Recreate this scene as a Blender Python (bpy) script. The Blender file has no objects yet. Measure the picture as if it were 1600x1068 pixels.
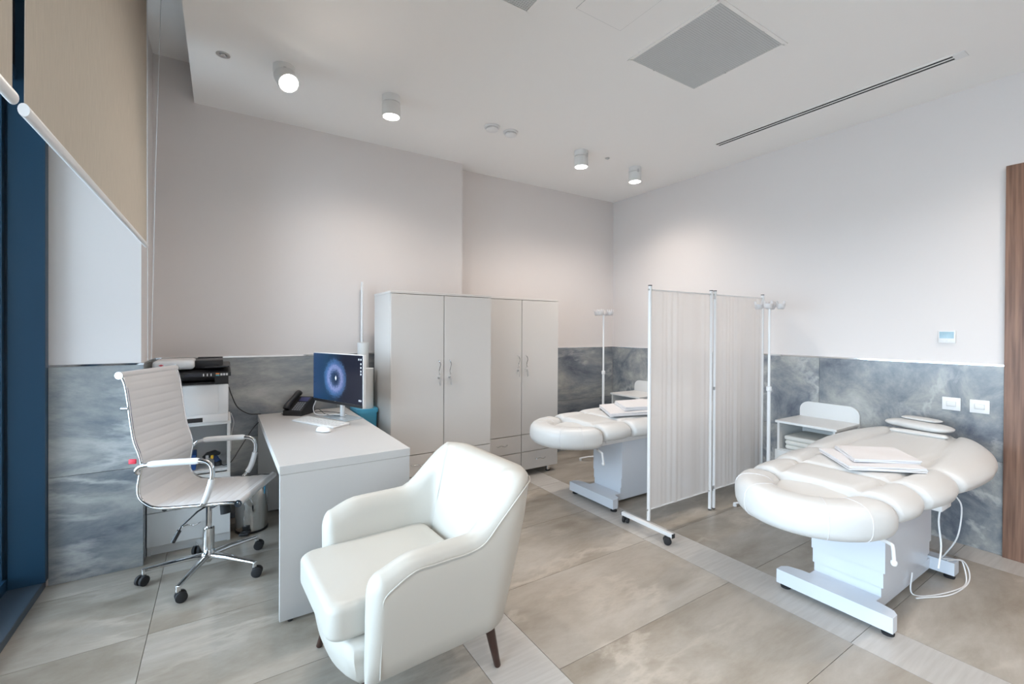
import bpy, bmesh, math, random
from mathutils import Vector, Matrix
random.seed(7)
PI = math.pi
C = bpy.context.scene.collection

# ------------------------------------------------------------------ camera
yaw, pitch, roll, EYE = .5721, .0048, -.0050, 1.40
FPX = 704.74
fw = Vector((math.sin(yaw)*math.cos(pitch), math.cos(yaw)*math.cos(pitch), -math.sin(pitch)))
rt = Vector((math.cos(yaw), -math.sin(yaw), 0))
dn = fw.cross(rt)
r2 = rt*math.cos(roll) + dn*math.sin(roll)
d2 = -rt*math.sin(roll) + dn*math.cos(roll)
cam = bpy.data.cameras.new('camera')
cam.sensor_width = 36; cam.sensor_fit = 'HORIZONTAL'
cam.lens = 36*FPX/1600
cam.shift_y = -15.67/1600
cam.clip_start = .05; cam.clip_end = 200
co = bpy.data.objects.new('camera', cam); C.objects.link(co)
m3 = Matrix((r2, -d2, -fw)).transposed()
co.matrix_world = Matrix.Translation((0, 0, EYE)) @ m3.to_4x4()
bpy.context.scene.camera = co

# ------------------------------------------------------------------ world, light, exposure
S = bpy.context.scene
w = bpy.data.worlds.new('World'); S.world = w; w.use_nodes = True
bg = w.node_tree.nodes['Background']
bg.inputs[0].default_value = (.74, .88, 1.0, 1); bg.inputs[1].default_value = 6.0
S.view_settings.view_transform = 'Standard'; S.view_settings.look = 'None'
S.view_settings.gamma = 1; S.view_settings.use_curve_mapping = False
S.view_settings.exposure = 0.82

def area(name, loc, rot, sx, sy, power, col, portal=False, spread=PI):
    l = bpy.data.lights.new(name, 'AREA'); l.shape = 'RECTANGLE'; l.size = sx; l.size_y = sy
    l.energy = power; l.color = col; l.spread = spread
    if portal: l.cycles.is_portal = True
    o = bpy.data.objects.new(name, l); C.objects.link(o); o.location = loc; o.rotation_euler = rot
    return o
# daylight entering by the glazed wall on the left (portal only guides the sky's own light)
area('daylight_portal', (-1.12, .7, 1.5), (0, -PI/2, 0), 2.9, 5.4, 1, (1, 1, 1), portal=True)

# ------------------------------------------------------------------ mesh helpers
class MB:
    def __init__(s): s.v = []; s.f = []
    def add(s, vs, fs):
        o = len(s.v); s.v += [tuple(v) for v in vs]; s.f += [tuple(i+o for i in f) for f in fs]; return s
    def box(s, x0, x1, y0, y1, z0, z1, b=0, seg=2):
        if b <= 0:
            return s.add([(x0,y0,z0),(x1,y0,z0),(x1,y1,z0),(x0,y1,z0),(x0,y0,z1),(x1,y0,z1),(x1,y1,z1),(x0,y1,z1)],
                [(0,3,2,1),(4,5,6,7),(0,1,5,4),(1,2,6,5),(2,3,7,6),(3,0,4,7)])
        bm = bmesh.new()
        bmesh.ops.create_cube(bm, size=1)
        for v in bm.verts:
            v.co = Vector(((x0+x1)/2+v.co.x*(x1-x0), (y0+y1)/2+v.co.y*(y1-y0), (z0+z1)/2+v.co.z*(z1-z0)))
        b = min(b, .49*min(x1-x0, y1-y0, z1-z0))
        bmesh.ops.bevel(bm, geom=list(bm.edges)+list(bm.verts), offset=b, segments=seg, profile=.5, affect='EDGES')
        bm.verts.index_update()
        s.add([v.co[:] for v in bm.verts], [[v.index for v in f.verts] for f in bm.faces]); bm.free(); return s
    def rings(s, rings, closed=False, caps=True):
        n = len(rings[0]); vs = [p for r in rings for p in r]; fs = []
        m = len(rings)
        for i in range(m if closed else m-1):
            a = i*n; b = ((i+1) % m)*n
            for j in range(n): k = (j+1) % n; fs.append((a+j, a+k, b+k, b+j))
        if caps and not closed:
            fs.append(tuple(reversed(range(n)))); fs.append(tuple((m-1)*n+j for j in range(n)))
        return s.add(vs, fs)
    def tube(s, pts, r, n=10, closed=False, flat=None):
        pts = [Vector(p) for p in pts]; m = len(pts)
        rr = r if isinstance(r, (list, tuple)) else [r]*m
        rings = []; up = None
        for i, p in enumerate(pts):
            if closed: t = pts[(i+1) % m]-pts[i-1]
            else: t = pts[min(i+1, m-1)]-pts[max(i-1, 0)]
            t.normalize()
            if up is None:
                up = Vector((0, 0, 1)) if abs(t.z) < .9 else Vector((1, 0, 0))
            a = t.cross(up); a.normalize(); b = a.cross(t); up = b
            ra = rr[i]; rb = ra*(flat if flat else 1)
            rings.append([p + a*math.cos(2*PI*j/n)*ra + b*math.sin(2*PI*j/n)*rb for j in range(n)])
        return s.rings(rings, closed=closed)
    def cyl(s, x, y, z0, z1, r, r1=None, n=24):
        r1 = r if r1 is None else r1
        return s.rings([[(x+q*math.cos(2*PI*j/n), y+q*math.sin(2*PI*j/n), z) for j in range(n)] for q, z in ((r, z0), (r1, z1))])
    def lathe(s, prof, x=0, y=0, n=28):
        return s.rings([[(x+q*math.cos(2*PI*j/n), y+q*math.sin(2*PI*j/n), z) for j in range(n)] for q, z in prof])
    def prism(s, poly, axis, a, b, bev=0):
        """poly of 2-D points; axis 'x','y','z' extrusion from a to b"""
        def P(p, t): return {'x': (t, p[0], p[1]), 'y': (p[0], t, p[1]), 'z': (p[0], p[1], t)}[axis]
        return s.rings([[P(p, a) for p in poly], [P(p, b) for p in poly]])
    def xf(s, M):
        s.v = [tuple(M @ Vector(v)) for v in s.v]; return s
    def build(s, name, mat, parent=None, smooth=40):
        me = bpy.data.meshes.new(name); me.from_pydata(s.v, [], s.f); me.update()
        bm = bmesh.new(); bm.from_mesh(me); bmesh.ops.recalc_face_normals(bm, faces=bm.faces); bm.to_mesh(me); bm.free()
        if mat: me.materials.append(mat)
        if smooth:
            me.shade_smooth(); me.set_sharp_from_angle(angle=math.radians(smooth))
        o = bpy.data.objects.new(name, me); C.objects.link(o)
        if parent: o.parent = parent
        return o

def bez(pts, n=8):
    """Catmull-Rom through points"""
    P = [Vector(p) for p in pts]; out = []
    Q = [P[0]*2-P[1]]+P+[P[-1]*2-P[-2]]
    for i in range(1, len(Q)-2):
        a, b, c, d = Q[i-1:i+3]
        for k in range(n):
            t = k/n
            out.append(.5*((2*b)+(-a+c)*t+(2*a-5*b+4*c-d)*t*t+(-a+3*b-3*c+d)*t**3))
    out.append(P[-1]); return out
def sp(c, p): return math.copysign(abs(c)**p, c)
def thing(name, label, cat, loc=(0,0,0), rz=0, group=None):
    o = bpy.data.objects.new(name, None); C.objects.link(o); o.empty_display_size = .1
    o.location = loc; o.rotation_euler = (0, 0, rz); o['label'] = label; o['category'] = cat
    if group: o['group'] = group
    return o
def tag(o, label, cat, group=None):
    o['label'] = label; o['category'] = cat
    if group: o['group'] = group
    return o
def struct(o): o['kind'] = 'structure'; return o
def dup(o, parent=None):
    c = o.copy(); C.objects.link(c)
    if parent: c.parent = parent
    for ch in list(o.children): dup(ch, c)
    return c

# ------------------------------------------------------------------ materials
def mat(name, col, rough=.5, metal=0, **k):
    m = bpy.data.materials.new(name); m.use_nodes = True
    b = m.node_tree.nodes['Principled BSDF']
    b.inputs['Base Color'].default_value = (*col, 1); b.inputs['Roughness'].default_value = rough
    b.inputs['Metallic'].default_value = metal
    for kk, v in k.items():
        nm = kk.replace('_', ' ')
        b.inputs[nm].default_value = v
    return m
def N(m, t, **k):
    n = m.node_tree.nodes.new(t)
    for a, v in k.items(): setattr(n, a, v)
    return n
def L(m, a, b): m.node_tree.links.new(a, b)
def B(m): return m.node_tree.nodes['Principled BSDF']
def bump(m, scale=300, strength=.1, dist=.001, detail=4, tex='ShaderNodeTexNoise', stretch=None, coord='Object'):
    tc = N(m, 'ShaderNodeTexCoord'); t = N(m, tex); t.inputs['Scale'].default_value = scale
    if tex == 'ShaderNodeTexNoise': t.inputs['Detail'].default_value = detail
    src = tc.outputs[coord]
    if stretch:
        mp = N(m, 'ShaderNodeMapping'); mp.inputs['Scale'].default_value = stretch; L(m, src, mp.inputs[0]); src = mp.outputs[0]
    L(m, src, t.inputs['Vector'])
    bp = N(m, 'ShaderNodeBump'); bp.inputs['Strength'].default_value = strength; bp.inputs['Distance'].default_value = dist
    L(m, t.outputs[0], bp.inputs['Height']); L(m, bp.outputs[0], B(m).inputs['Normal'])
    return m
def vary(m, c1, c2, scale=3, stretch=None, detail=5, lo=.35, hi=.65):
    tc = N(m, 'ShaderNodeTexCoord'); t = N(m, 'ShaderNodeTexNoise'); t.inputs['Scale'].default_value = scale; t.inputs['Detail'].default_value = detail
    src = tc.outputs['Object']
    if stretch:
        mp = N(m, 'ShaderNodeMapping'); mp.inputs['Scale'].default_value = stretch; L(m, src, mp.inputs[0]); src = mp.outputs[0]
    L(m, src, t.inputs['Vector'])
    r = N(m, 'ShaderNodeValToRGB'); e = r.color_ramp.elements
    e[0].position = lo; e[0].color = (*c1, 1); e[1].position = hi; e[1].color = (*c2, 1)
    L(m, t.outputs[0], r.inputs[0]); L(m, r.outputs[0], B(m).inputs['Base Color'])
    return m

def stone(name, ramp, vein, rough, scale, veinscale, rot=.6, spec=.5, bmp=.0, veinamt=.5, seamdark=None):
    """large-format porcelain: cloudy base, soft wavy veins, every tile with its own cut"""
    m = mat(name, ramp[0][1], rough); nt = m.node_tree
    B(m).inputs['Specular IOR Level'].default_value = spec
    tc = N(m, 'ShaderNodeTexCoord'); oi = N(m, 'ShaderNodeObjectInfo')
    geo = N(m, 'ShaderNodeNewGeometry')
    mul = N(m, 'ShaderNodeVectorMath', operation='SCALE'); mul.inputs[0].default_value = (37, 53, 71); L(m, oi.outputs['Random'], mul.inputs['Scale'])
    add = N(m, 'ShaderNodeVectorMath', operation='ADD'); L(m, geo.outputs['Position'], add.inputs[0]); L(m, mul.outputs[0], add.inputs[1])
    mp = N(m, 'ShaderNodeMapping'); mp.inputs['Rotation'].default_value = (rot*.8, rot*.7, rot); mp.inputs['Scale'].default_value = (.8, 2.4, 2.4); L(m, add.outputs[0], mp.inputs[0])
    n1 = N(m, 'ShaderNodeTexNoise'); n1.inputs['Scale'].default_value = scale; n1.inputs['Detail'].default_value = 9; n1.inputs['Roughness'].default_value = .68; n1.inputs['Distortion'].default_value = .35
    L(m, mp.outputs[0], n1.inputs['Vector'])
    r = N(m, 'ShaderNodeValToRGB'); els = r.color_ramp.elements
    els[0].position = ramp[0][0]; els[0].color = (*ramp[0][1], 1); els[1].position = ramp[-1][0]; els[1].color = (*ramp[-1][1], 1)
    for p, c in ramp[1:-1]:
        e = els.new(p); e.color = (*c, 1)
    L(m, n1.outputs[0], r.inputs[0])
    # veins: thin band where a distorted noise crosses one half
    n2 = N(m, 'ShaderNodeTexNoise'); n2.inputs['Scale'].default_value = veinscale; n2.inputs['Detail'].default_value = 10; n2.inputs['Roughness'].default_value = .6; n2.inputs['Distortion'].default_value = .25
    L(m, mp.outputs[0], n2.inputs['Vector'])
    s1 = N(m, 'ShaderNodeMath', operation='SUBTRACT'); L(m, n2.outputs[0], s1.inputs[0]); s1.inputs[1].default_value = .5
    s2 = N(m, 'ShaderNodeMath', operation='ABSOLUTE'); L(m, s1.outputs[0], s2.inputs[0])
    vr = N(m, 'ShaderNodeMapRange'); vr.inputs['From Min'].default_value = 0; vr.inputs['From Max'].default_value = .035; vr.inputs['To Min'].default_value = 1; vr.inputs['To Max'].default_value = 0
    L(m, s2.outputs[0], vr.inputs['Value'])
    # veins come and go
    n3 = N(m, 'ShaderNodeTexNoise'); n3.inputs['Scale'].default_value = 2.3; n3.inputs['Detail'].default_value = 3; L(m, add.outputs[0], n3.inputs['Vector'])
    mr = N(m, 'ShaderNodeMapRange'); mr.inputs['From Min'].default_value = .42; mr.inputs['From Max'].default_value = .68; mr.inputs['To Max'].default_value = veinamt; L(m, n3.outputs[0], mr.inputs['Value'])
    vm = N(m, 'ShaderNodeMath', operation='MULTIPLY'); L(m, vr.outputs[0], vm.inputs[0]); L(m, mr.outputs[0], vm.inputs[1])
    mx = N(m, 'ShaderNodeMix', data_type='RGBA'); L(m, vm.outputs[0], mx.inputs['Factor']); L(m, r.outputs[0], mx.inputs['A']); mx.inputs['B'].default_value = (*vein, 1)
    # per-tile tone
    hs = N(m, 'ShaderNodeHueSaturation'); tr = N(m, 'ShaderNodeMapRange'); tr.inputs['To Min'].default_value = .93; tr.inputs['To Max'].default_value = 1.07
    L(m, oi.outputs['Random'], tr.inputs['Value']); L(m, tr.outputs[0], hs.inputs['Value']); L(m, mx.outputs['Result'], hs.inputs['Color'])
    L(m, hs.outputs[0], B(m).inputs['Base Color'])
    return m

M = {}
M['paint'] = bump(mat('wall_paint', (.76, .715, .695), .75), 900, .06, .0006)
M['ceil'] = mat('ceiling_paint', (.90, .88, .86), .85)
M['floor'] = stone('floor_porcelain', [(.30, (.24, .20, .155)), (.44, (.33, .29, .24)), (.56, (.40, .36, .31)), (.70, (.48, .445, .40))], (.60, .54, .47), .30, 1.2, .9, veinamt=.55, spec=.45)
M['strip'] = vary(mat('floor_strip_porcelain', (.5, .48, .46), .34), (.46, .435, .405), (.52, .495, .465), 4, (1, 14, 1))
M['marble'] = stone('wall_marble', [(.28, (.09, .105, .14)), (.40, (.18, .20, .23)), (.50, (.27, .285, .295)), (.58, (.36, .365, .355)), (.72, (.52, .51, .49))], (.66, .65, .63), .20, 1.5, .8, veinamt=.7, spec=.55)
M['grout'] = mat('grout', (.30, .28, .26), .9)
M['chrome'] = mat('chrome', (.80, .81, .82), .08, 1)
M['steel'] = mat('brushed_steel', (.62, .62, .62), .28, 1)
M['blue'] = mat('blue_coated_aluminium', (.012, .045, .085), .32); B(M['blue']).inputs['Specular IOR Level'].default_value = .6
M['sill'] = bump(mat('dark_sill_stone', (.05, .07, .095), .45), 60, .2)
M['white'] = mat('white_laminate', (.76, .755, .74), .38)
M['cream'] = bump(mat('cream_laminate', (.66, .63, .60), .42), 200, .05, .0005)
M['desk'] = bump(mat('pale_grey_laminate', (.54, .525, .51), .40), 500, .08, .0004, stretch=(1, 12, 1))
M['gap'] = mat('shadow_gap', (.012, .012, .012), .9)
M['leather'] = bump(mat('white_leather', (.53, .508, .46), .42), 420, .18, .0006, tex='ShaderNodeTexVoronoi')
M['vinyl'] = bump(mat('white_vinyl', (.63, .625, .61), .36), 5, .12, .01, detail=3)
M['chairl'] = bump(mat('white_chair_leather', (.70, .685, .68), .45), 500, .12, .0005)
M['enamel'] = mat('white_enamel', (.66, .70, .76), .22)
M['enamelc'] = mat('white_painted_tube', (.80, .80, .80), .3)
M['plastic'] = mat('white_plastic', (.80, .80, .80), .35)
M['milky'] = mat('milky_plastic', (.82, .80, .80), .3, Transmission_Weight=.25)
M['black'] = mat('black_plastic', (.018, .018, .02), .38)
M['rubber'] = mat('black_rubber', (.02, .02, .022), .7)
M['bluep'] = mat('blue_plastic', (.09, .42, .62), .45)
M['bluebox'] = mat('dark_blue_card', (.02, .09, .32), .5)
M['red'] = mat('red_tag', (.75, .03, .06), .5)
M['wood'] = vary(mat('walnut_veneer', (.25, .13, .08), .45), (.12, .058, .036), (.29, .16, .105), 7, (9, 9, .35), 8, .3, .7)
M['legwood'] = mat('dark_brown_wood', (.045, .02, .014), .35)
M['linen'] = bump(mat('white_linen', (.70, .69, .70), .9), 700, .2, .001)
M['linenc'] = bump(mat('cream_linen', (.74, .72, .67), .9), 60, .4, .004)
M['screen'] = None
M['grey'] = mat('grey_lacquered_sheet', (.60, .61, .61), .5)
M['lampb'] = mat('lamp_white', (.78, .78, .77), .4)
M['glassplate'] = mat('grey_glass_plate', (.50, .56, .60), .12)
def emis(name, col, st):
    m = mat(name, (0, 0, 0), .5); B(m).inputs['Emission Color'].default_value = (*col, 1); B(m).inputs['Emission Strength'].default_value = st; return m
M['glow'] = emis('lamp_diffuser', (1, .95, .88), 14)
M['icon'] = emis('screen_icon', (.6, .72, .9), 1.0)

# window glass
m = bpy.data.materials.new('window_glass'); m.use_nodes = True; nt = m.node_tree; nt.nodes.clear()
o_ = nt.nodes.new('ShaderNodeOutputMaterial'); mx = nt.nodes.new('ShaderNodeMixShader'); tr = nt.nodes.new('ShaderNodeBsdfTransparent'); gl = nt.nodes.new('ShaderNodeBsdfGlossy'); fr = nt.nodes.new('ShaderNodeFresnel')
tr.inputs[0].default_value = (.93, .97, 1, 1); gl.inputs['Roughness'].default_value = .02
nt.links.new(fr.outputs[0], mx.inputs[0]); nt.links.new(tr.outputs[0], mx.inputs[1]); nt.links.new(gl.outputs[0], mx.inputs[2]); nt.links.new(mx.outputs[0], o_.inputs[0])
M['glass'] = m

def cloth(name, col, translu, transp=0, weave=None):
    m = bpy.data.materials.new(name); m.use_nodes = True; nt = m.node_tree; nt.nodes.clear()
    o_ = nt.nodes.new('ShaderNodeOutputMaterial')
    d = nt.nodes.new('ShaderNodeBsdfDiffuse'); t = nt.nodes.new('ShaderNodeBsdfTranslucent'); x = nt.nodes.new('ShaderNodeMixShader')
    x.inputs[0].default_value = translu
    d.inputs[0].default_value = (*col, 1); t.inputs[0].default_value = (*col, 1)
    if weave:
        tc = nt.nodes.new('ShaderNodeTexCoord'); mp = nt.nodes.new('ShaderNodeMapping'); mp.inputs['Scale'].default_value = weave
        n = nt.nodes.new('ShaderNodeTexNoise'); n.inputs['Scale'].default_value = 1; n.inputs['Detail'].default_value = 3
        r = nt.nodes.new('ShaderNodeMix'); r.data_type = 'RGBA'
        r.inputs['A'].default_value = (*[c*.80 for c in col], 1); r.inputs['B'].default_value = (*[min(1, c*1.15) for c in col], 1)
        nt.links.new(tc.outputs['Object'], mp.inputs[0]); nt.links.new(mp.outputs[0], n.inputs['Vector']); nt.links.new(n.outputs[0], r.inputs['Factor'])
        nt.links.new(r.outputs['Result'], d.inputs[0]); nt.links.new(r.outputs['Result'], t.inputs[0])
    nt.links.new(d.outputs[0], x.inputs[1]); nt.links.new(t.outputs[0], x.inputs[2])
    last = x
    if transp:
        y = nt.nodes.new('ShaderNodeMixShader'); y.inputs[0].default_value = transp; q = nt.nodes.new('ShaderNodeBsdfTransparent')
        nt.links.new(x.outputs[0], y.inputs[1]); nt.links.new(q.outputs[0], y.inputs[2]); last = y
    nt.links.new(last.outputs[0], o_.inputs[0]); return m
M['blind'] = cloth('blind_fabric', (.58, .50, .42), .45, 0, (40, 300, 14))
M['curtain'] = cloth('screen_cloth', (.86, .84, .83), .50, .10)

# monitor picture: dark desktop with a glowing speckled iris ring (object space: x right, z up, centred)
m = bpy.data.materials.new('monitor_picture'); m.use_nodes = True; nt = m.node_tree
b = B(m); b.inputs['Base Color'].default_value = (.01, .01, .015, 1); b.inputs['Roughness'].default_value = .25
tc = N(m, 'ShaderNodeTexCoord'); sep = N(m, 'ShaderNodeSeparateXYZ'); L(m, tc.outputs['Object'], sep.inputs[0])
ln = N(m, 'ShaderNodeVectorMath', operation='LENGTH')
cmb = N(m, 'ShaderNodeCombineXYZ')
ax = N(m, 'ShaderNodeMath', operation='ADD'); ax.inputs[1].default_value = .02; L(m, sep.outputs['X'], ax.inputs[0])
az = N(m, 'ShaderNodeMath', operation='SUBTRACT'); az.inputs[1].default_value = .005; L(m, sep.outputs['Z'], az.inputs[0])
L(m, ax.outputs[0], cmb.inputs[0]); L(m, az.outputs[0], cmb.inputs[2]); L(m, cmb.outputs[0], ln.inputs[0])
no = N(m, 'ShaderNodeTexNoise'); no.inputs['Scale'].default_value = 170; no.inputs['Detail'].default_value = 3; L(m, tc.outputs['Object'], no.inputs['Vector'])
ns = N(m, 'ShaderNodeMath', operation='MULTIPLY_ADD'); L(m, no.outputs[0], ns.inputs[0]); ns.inputs[1].default_value = .11; ns.inputs[2].default_value = -.055
rd = N(m, 'ShaderNodeMath', operation='ADD'); L(m, ln.outputs['Value'], rd.inputs[0]); L(m, ns.outputs[0], rd.inputs[1])
rp = N(m, 'ShaderNodeValToRGB'); e = rp.color_ramp.elements
e[0].position = 0; e[0].color = (.004, .008, .02, 1); e[1].position = 1; e[1].color = (0, 0, 0, 1)
for p, c in ((.045, (.004, .01, .03)), (.052, (.10, .15, .30)), (.060, (.01, .02, .06)), (.068, (.20, .26, .50)), (.085, (.26, .30, .56)), (.105, (.04, .10, .26)), (.125, (.05, .12, .26)), (.14, (0, 0, 0))):
    q = e.new(p); q.color = (*c, 1)
L(m, rd.outputs[0], rp.inputs[0])
gx = N(m, 'ShaderNodeMapRange'); gx.inputs['From Min'].default_value = -.30; gx.inputs['From Max'].default_value = .08; L(m, sep.outputs['X'], gx.inputs['Value'])
gr = N(m, 'ShaderNodeValToRGB'); e = gr.color_ramp.elements
e[0].position = 0; e[0].color = (.012, .05, .14, 1); e[1].position = 1; e[1].color = (.006, .008, .018, 1)
q = e.new(.45); q.color = (.006, .045, .11, 1)
L(m, gx.outputs[0], gr.inputs[0])
mxx = N(m, 'ShaderNodeMix', data_type='RGBA', blend_type='ADD'); mxx.inputs['Factor'].default_value = 1; L(m, gr.outputs[0], mxx.inputs['A']); L(m, rp.outputs[0], mxx.inputs['B'])
L(m, mxx.outputs['Result'], b.inputs['Emission Color']); b.inputs['Emission Strength'].default_value = .6
M['screen'] = m

# ------------------------------------------------------------------ room shell
Yb, Yr, Xr, Xs, Zc, Zp, Zd = 3.92, 4.073, 4.125, 1.948, 2.996, 3.27, 1.185
YN = -2.3           # wall behind the camera
XP, YP = -.397, 3.41   # pier corner
XW, XI = -.787, -.165  # window jamb, soffit edge
PT = .012

floor = struct(MB().box(-1.05, Xr+.1, YN-.1, Yr+.1, -.12, -.009).build('floor', M['grout'], smooth=0))
G = .0012
def tile(parent, name, x0, x1, y0, y1, z0, z1, mt):
    cx, cy, cz = (x0+x1)/2, (y0+y1)/2, (z0+z1)/2
    hx, hy, hz = (x1-x0)/2, (y1-y0)/2, (z1-z0)/2
    o = MB().box(-hx, hx, -hy, hy, -hz, hz).build(name, mt, parent, smooth=0)
    o.location = (cx, cy, cz); return o
def ftile(x0, x1, y0, y1, mt, nm='tile'):
    if x1-x0 < .02 or y1-y0 < .02: return
    tile(floor, nm, x0+G, x1-G, y0+G, y1-G, -.009, 0, mt)
rows = [.862+.588*k for k in range(-6, 7)]
def clipx(x, y):  # floor right limit (recess) handled by region
    return x
regs = [(-.80, -.282, 'floor'), (-.282, .905, 'floor'), (.905, 1.176, 'strip'), (1.176, 2.384, 'floor'), (2.384, 2.651, 'strip'), (2.651, 3.86, 'floor'), (3.86, 4.125, 'strip')]
for x0, x1, mt in regs:
    ylim = Yb if x1 < Xs else Yr
    if mt == 'floor':
        for a in rows:
            y0, y1 = max(a, YN), min(a+.588, ylim)
            if x1 > 1.3 and x0 < Xs: y1 = min(a+.588, Yr if a+.588 > Yb else ylim)
            if x0 < -.5 and y1 > YP:      # behind the pier
                ftile(x0, x1, y0, YP, M['floor']); ftile(XP, x1, max(y0, YP), min(y1, Yb), M['floor']); continue
            ftile(x0, x1, y0, y1, M['floor'])
    else:
        for k in range(-3, 3):
            a = .872+1.19*k*1.0
            ftile(x0, x1, max(a, YN), min(a+1.19, ylim), M['strip'], 'strip_tile')

# ceiling with the raised blind pocket
struct(MB().box(XI, Xr+.1, YN-.1, Yr+.1, Zc, 3.45).build('ceiling', M['ceil'], smooth=0))
struct(MB().box(-1.15, XI, YN-.1, Yb+.3, Zp, 3.45).build('ceiling', M['ceil'], smooth=0))

wb = struct(MB().box(XP-.8, Xs, Yb, Yb+.3, -.009, Zp).build('wall_back', M['paint'], smooth=0))
wq = struct(MB().box(Xs, Xr+.1, Yr, Yr+.15, -.009, Zc).build('wall_recess', M['paint'], smooth=0))
wr = struct(MB().box(Xr, Xr+.12, YN, Yr, -.009, Zc).build('wall_right', M['paint'], smooth=0))
wn = struct(MB().box(-1.15, Xr+.1, YN-.15, YN, -.009, Zp).build('wall_near', M['paint'], smooth=0))
wl = struct(MB().box(-1.15, XW, YP, Yb, -.009, Zp).box(XW, XP, YP, Yb, -.009, Zp).build('wall_left', M['paint'], smooth=0))

def mpanel(parent, axis, at, a0, a1, z0, z1, sgn):
    g = .0012
    if a1-a0 < .02: return
    if axis == 'y': tile(parent, 'marble_panel', a0+g, a1-g, min(at, at+sgn*PT), max(at, at+sgn*PT), z0+g, z1-g, M['marble'])
    else: tile(parent, 'marble_panel', min(at, at+sgn*PT), max(at, at+sgn*PT), a0+g, a1-g, z0+g, z1-g, M['marble'])
ZR = [(.0, .585), (.585, Zd)]
for z0, z1 in ZR:
    for a, b_ in ((XP, .80), (.80, 1.948)): mpanel(wb, 'y', Yb, a, b_, z0, z1, -1)
    for a, b_ in ((1.96, 2.92), (2.92, 4.113)): mpanel(wq, 'y', Yr, a, b_, z0, z1, -1)
    for a, b_ in ((.70, 1.74), (1.74, 2.93), (2.93, Yr-PT)): mpanel(wr, 'x', Xr, a, b_, z0, z1, -1)
    for a, b_ in ((-2.28, -1.5), (-1.5, -.55)): mpanel(wr, 'x', Xr, a, b_, z0, z1, -1)
    mpanel(wl, 'y', YP, XW, XP+PT, z0, z1, -1)
    mpanel(wl, 'x', XP, YP, Yb-PT, z0, z1, 1)
    mpanel(wb, 'x', Xs, Yb-PT, Yr-PT, z0, z1, 1)
# polished trim capping the stone
TT = .011
def trimbar(*a):
    return struct(MB().box(*a).build('trim_1', M['chrome'], smooth=0))
names = ['trim_1', 'trim_2', 'trim_3', 'trim_4', 'trim_5']
for i, a in enumerate([(XP+PT, Xs+PT, Yb-PT-.001, Yb, Zd, Zd+TT), (Xs+PT, Xr-PT, Yr-PT-.001, Yr, Zd, Zd+TT), (Xr-PT-.001, Xr, .70, Yr, Zd, Zd+TT),
        (XW, XP+PT, YP-PT-.001, YP, Zd, Zd+TT), (XP, XP+PT+.001, YP, Yb, Zd, Zd+TT)]):
    t = trimbar(*a); t.name = names[i]

# ------------------------------------------------------------------ glazed wall on the left
mb = MB()
mb.box(-.929, XW-.001, 3.36, YP+.01, .04, 3.2, .002)          # broad jamb face
mb.box(-.943, -.929, 3.38, 3.41, .04, 3.2)                # groove
mb.box(-1.00, -.943, 3.345, 3.41, .04, 3.2, .002)
for y in (1.22, -.95):
    mb.box(-1.06, -.93, y, y+.06, .04, 2.68, .002)
mb.box(-1.06, -.93, YN, YN+.08, .04, 2.68)
mb.box(-1.06, -.895, YN, 3.36, 2.68, 2.74)                   # head rail
mb.box(-1.06, -.93, YN, 3.36, .04, .10)                    # bottom rail
win = struct(mb.build('window_1', M['blue'], smooth=0))
MB().box(-1.06, -.90, YN, 3.405, 2.74, Zp).build('head_panel', M['black'], win, smooth=0)
for a, b_ in ((1.28, 3.345), (-.89, 1.22), (YN+.08, -.95)):
    MB().box(-1.003, -.997, a, b_, .10, 2.68).build('pane', M['glass'], win, smooth=0)
struct(MB().box(-1.10, -.797, YN, YP-.0, -.009, .04, .004).build('window_sill', M['sill'], smooth=0))
struct(MB().box(-16, -1.15, -12, 16, -.2, -.02).build('pavement', bump(mat('paving', (.42, .42, .41), .8), 5, .3), smooth=0))

# ------------------------------------------------------------------ doorway on the right
d1 = struct(MB().box(Xr-.035, Xr, -.55, .70, -.0, 2.43, .002).box(Xr-.006, Xr, .70, .701, 0, 2.43).build('door_1', M['wood'], smooth=0))
MB().box(Xr-.039, Xr-.034, -.42, .56, .01, 2.30, .001).build('door_leaf', M['wood'], d1, smooth=0)
h = MB().cyl(0, 0, 0, .02, .025).xf(Matrix.Translation((Xr-.039, .48, 1.02)) @ Matrix.Rotation(-PI/2, 4, 'Y'))
h.tube([(Xr-.055, .48, 1.02), (Xr-.085, .48, 1.02), (Xr-.09, .45, 1.02), (Xr-.09, .36, 1.02)], .009)
h.build('door_handle', M['chrome'], d1)

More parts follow.
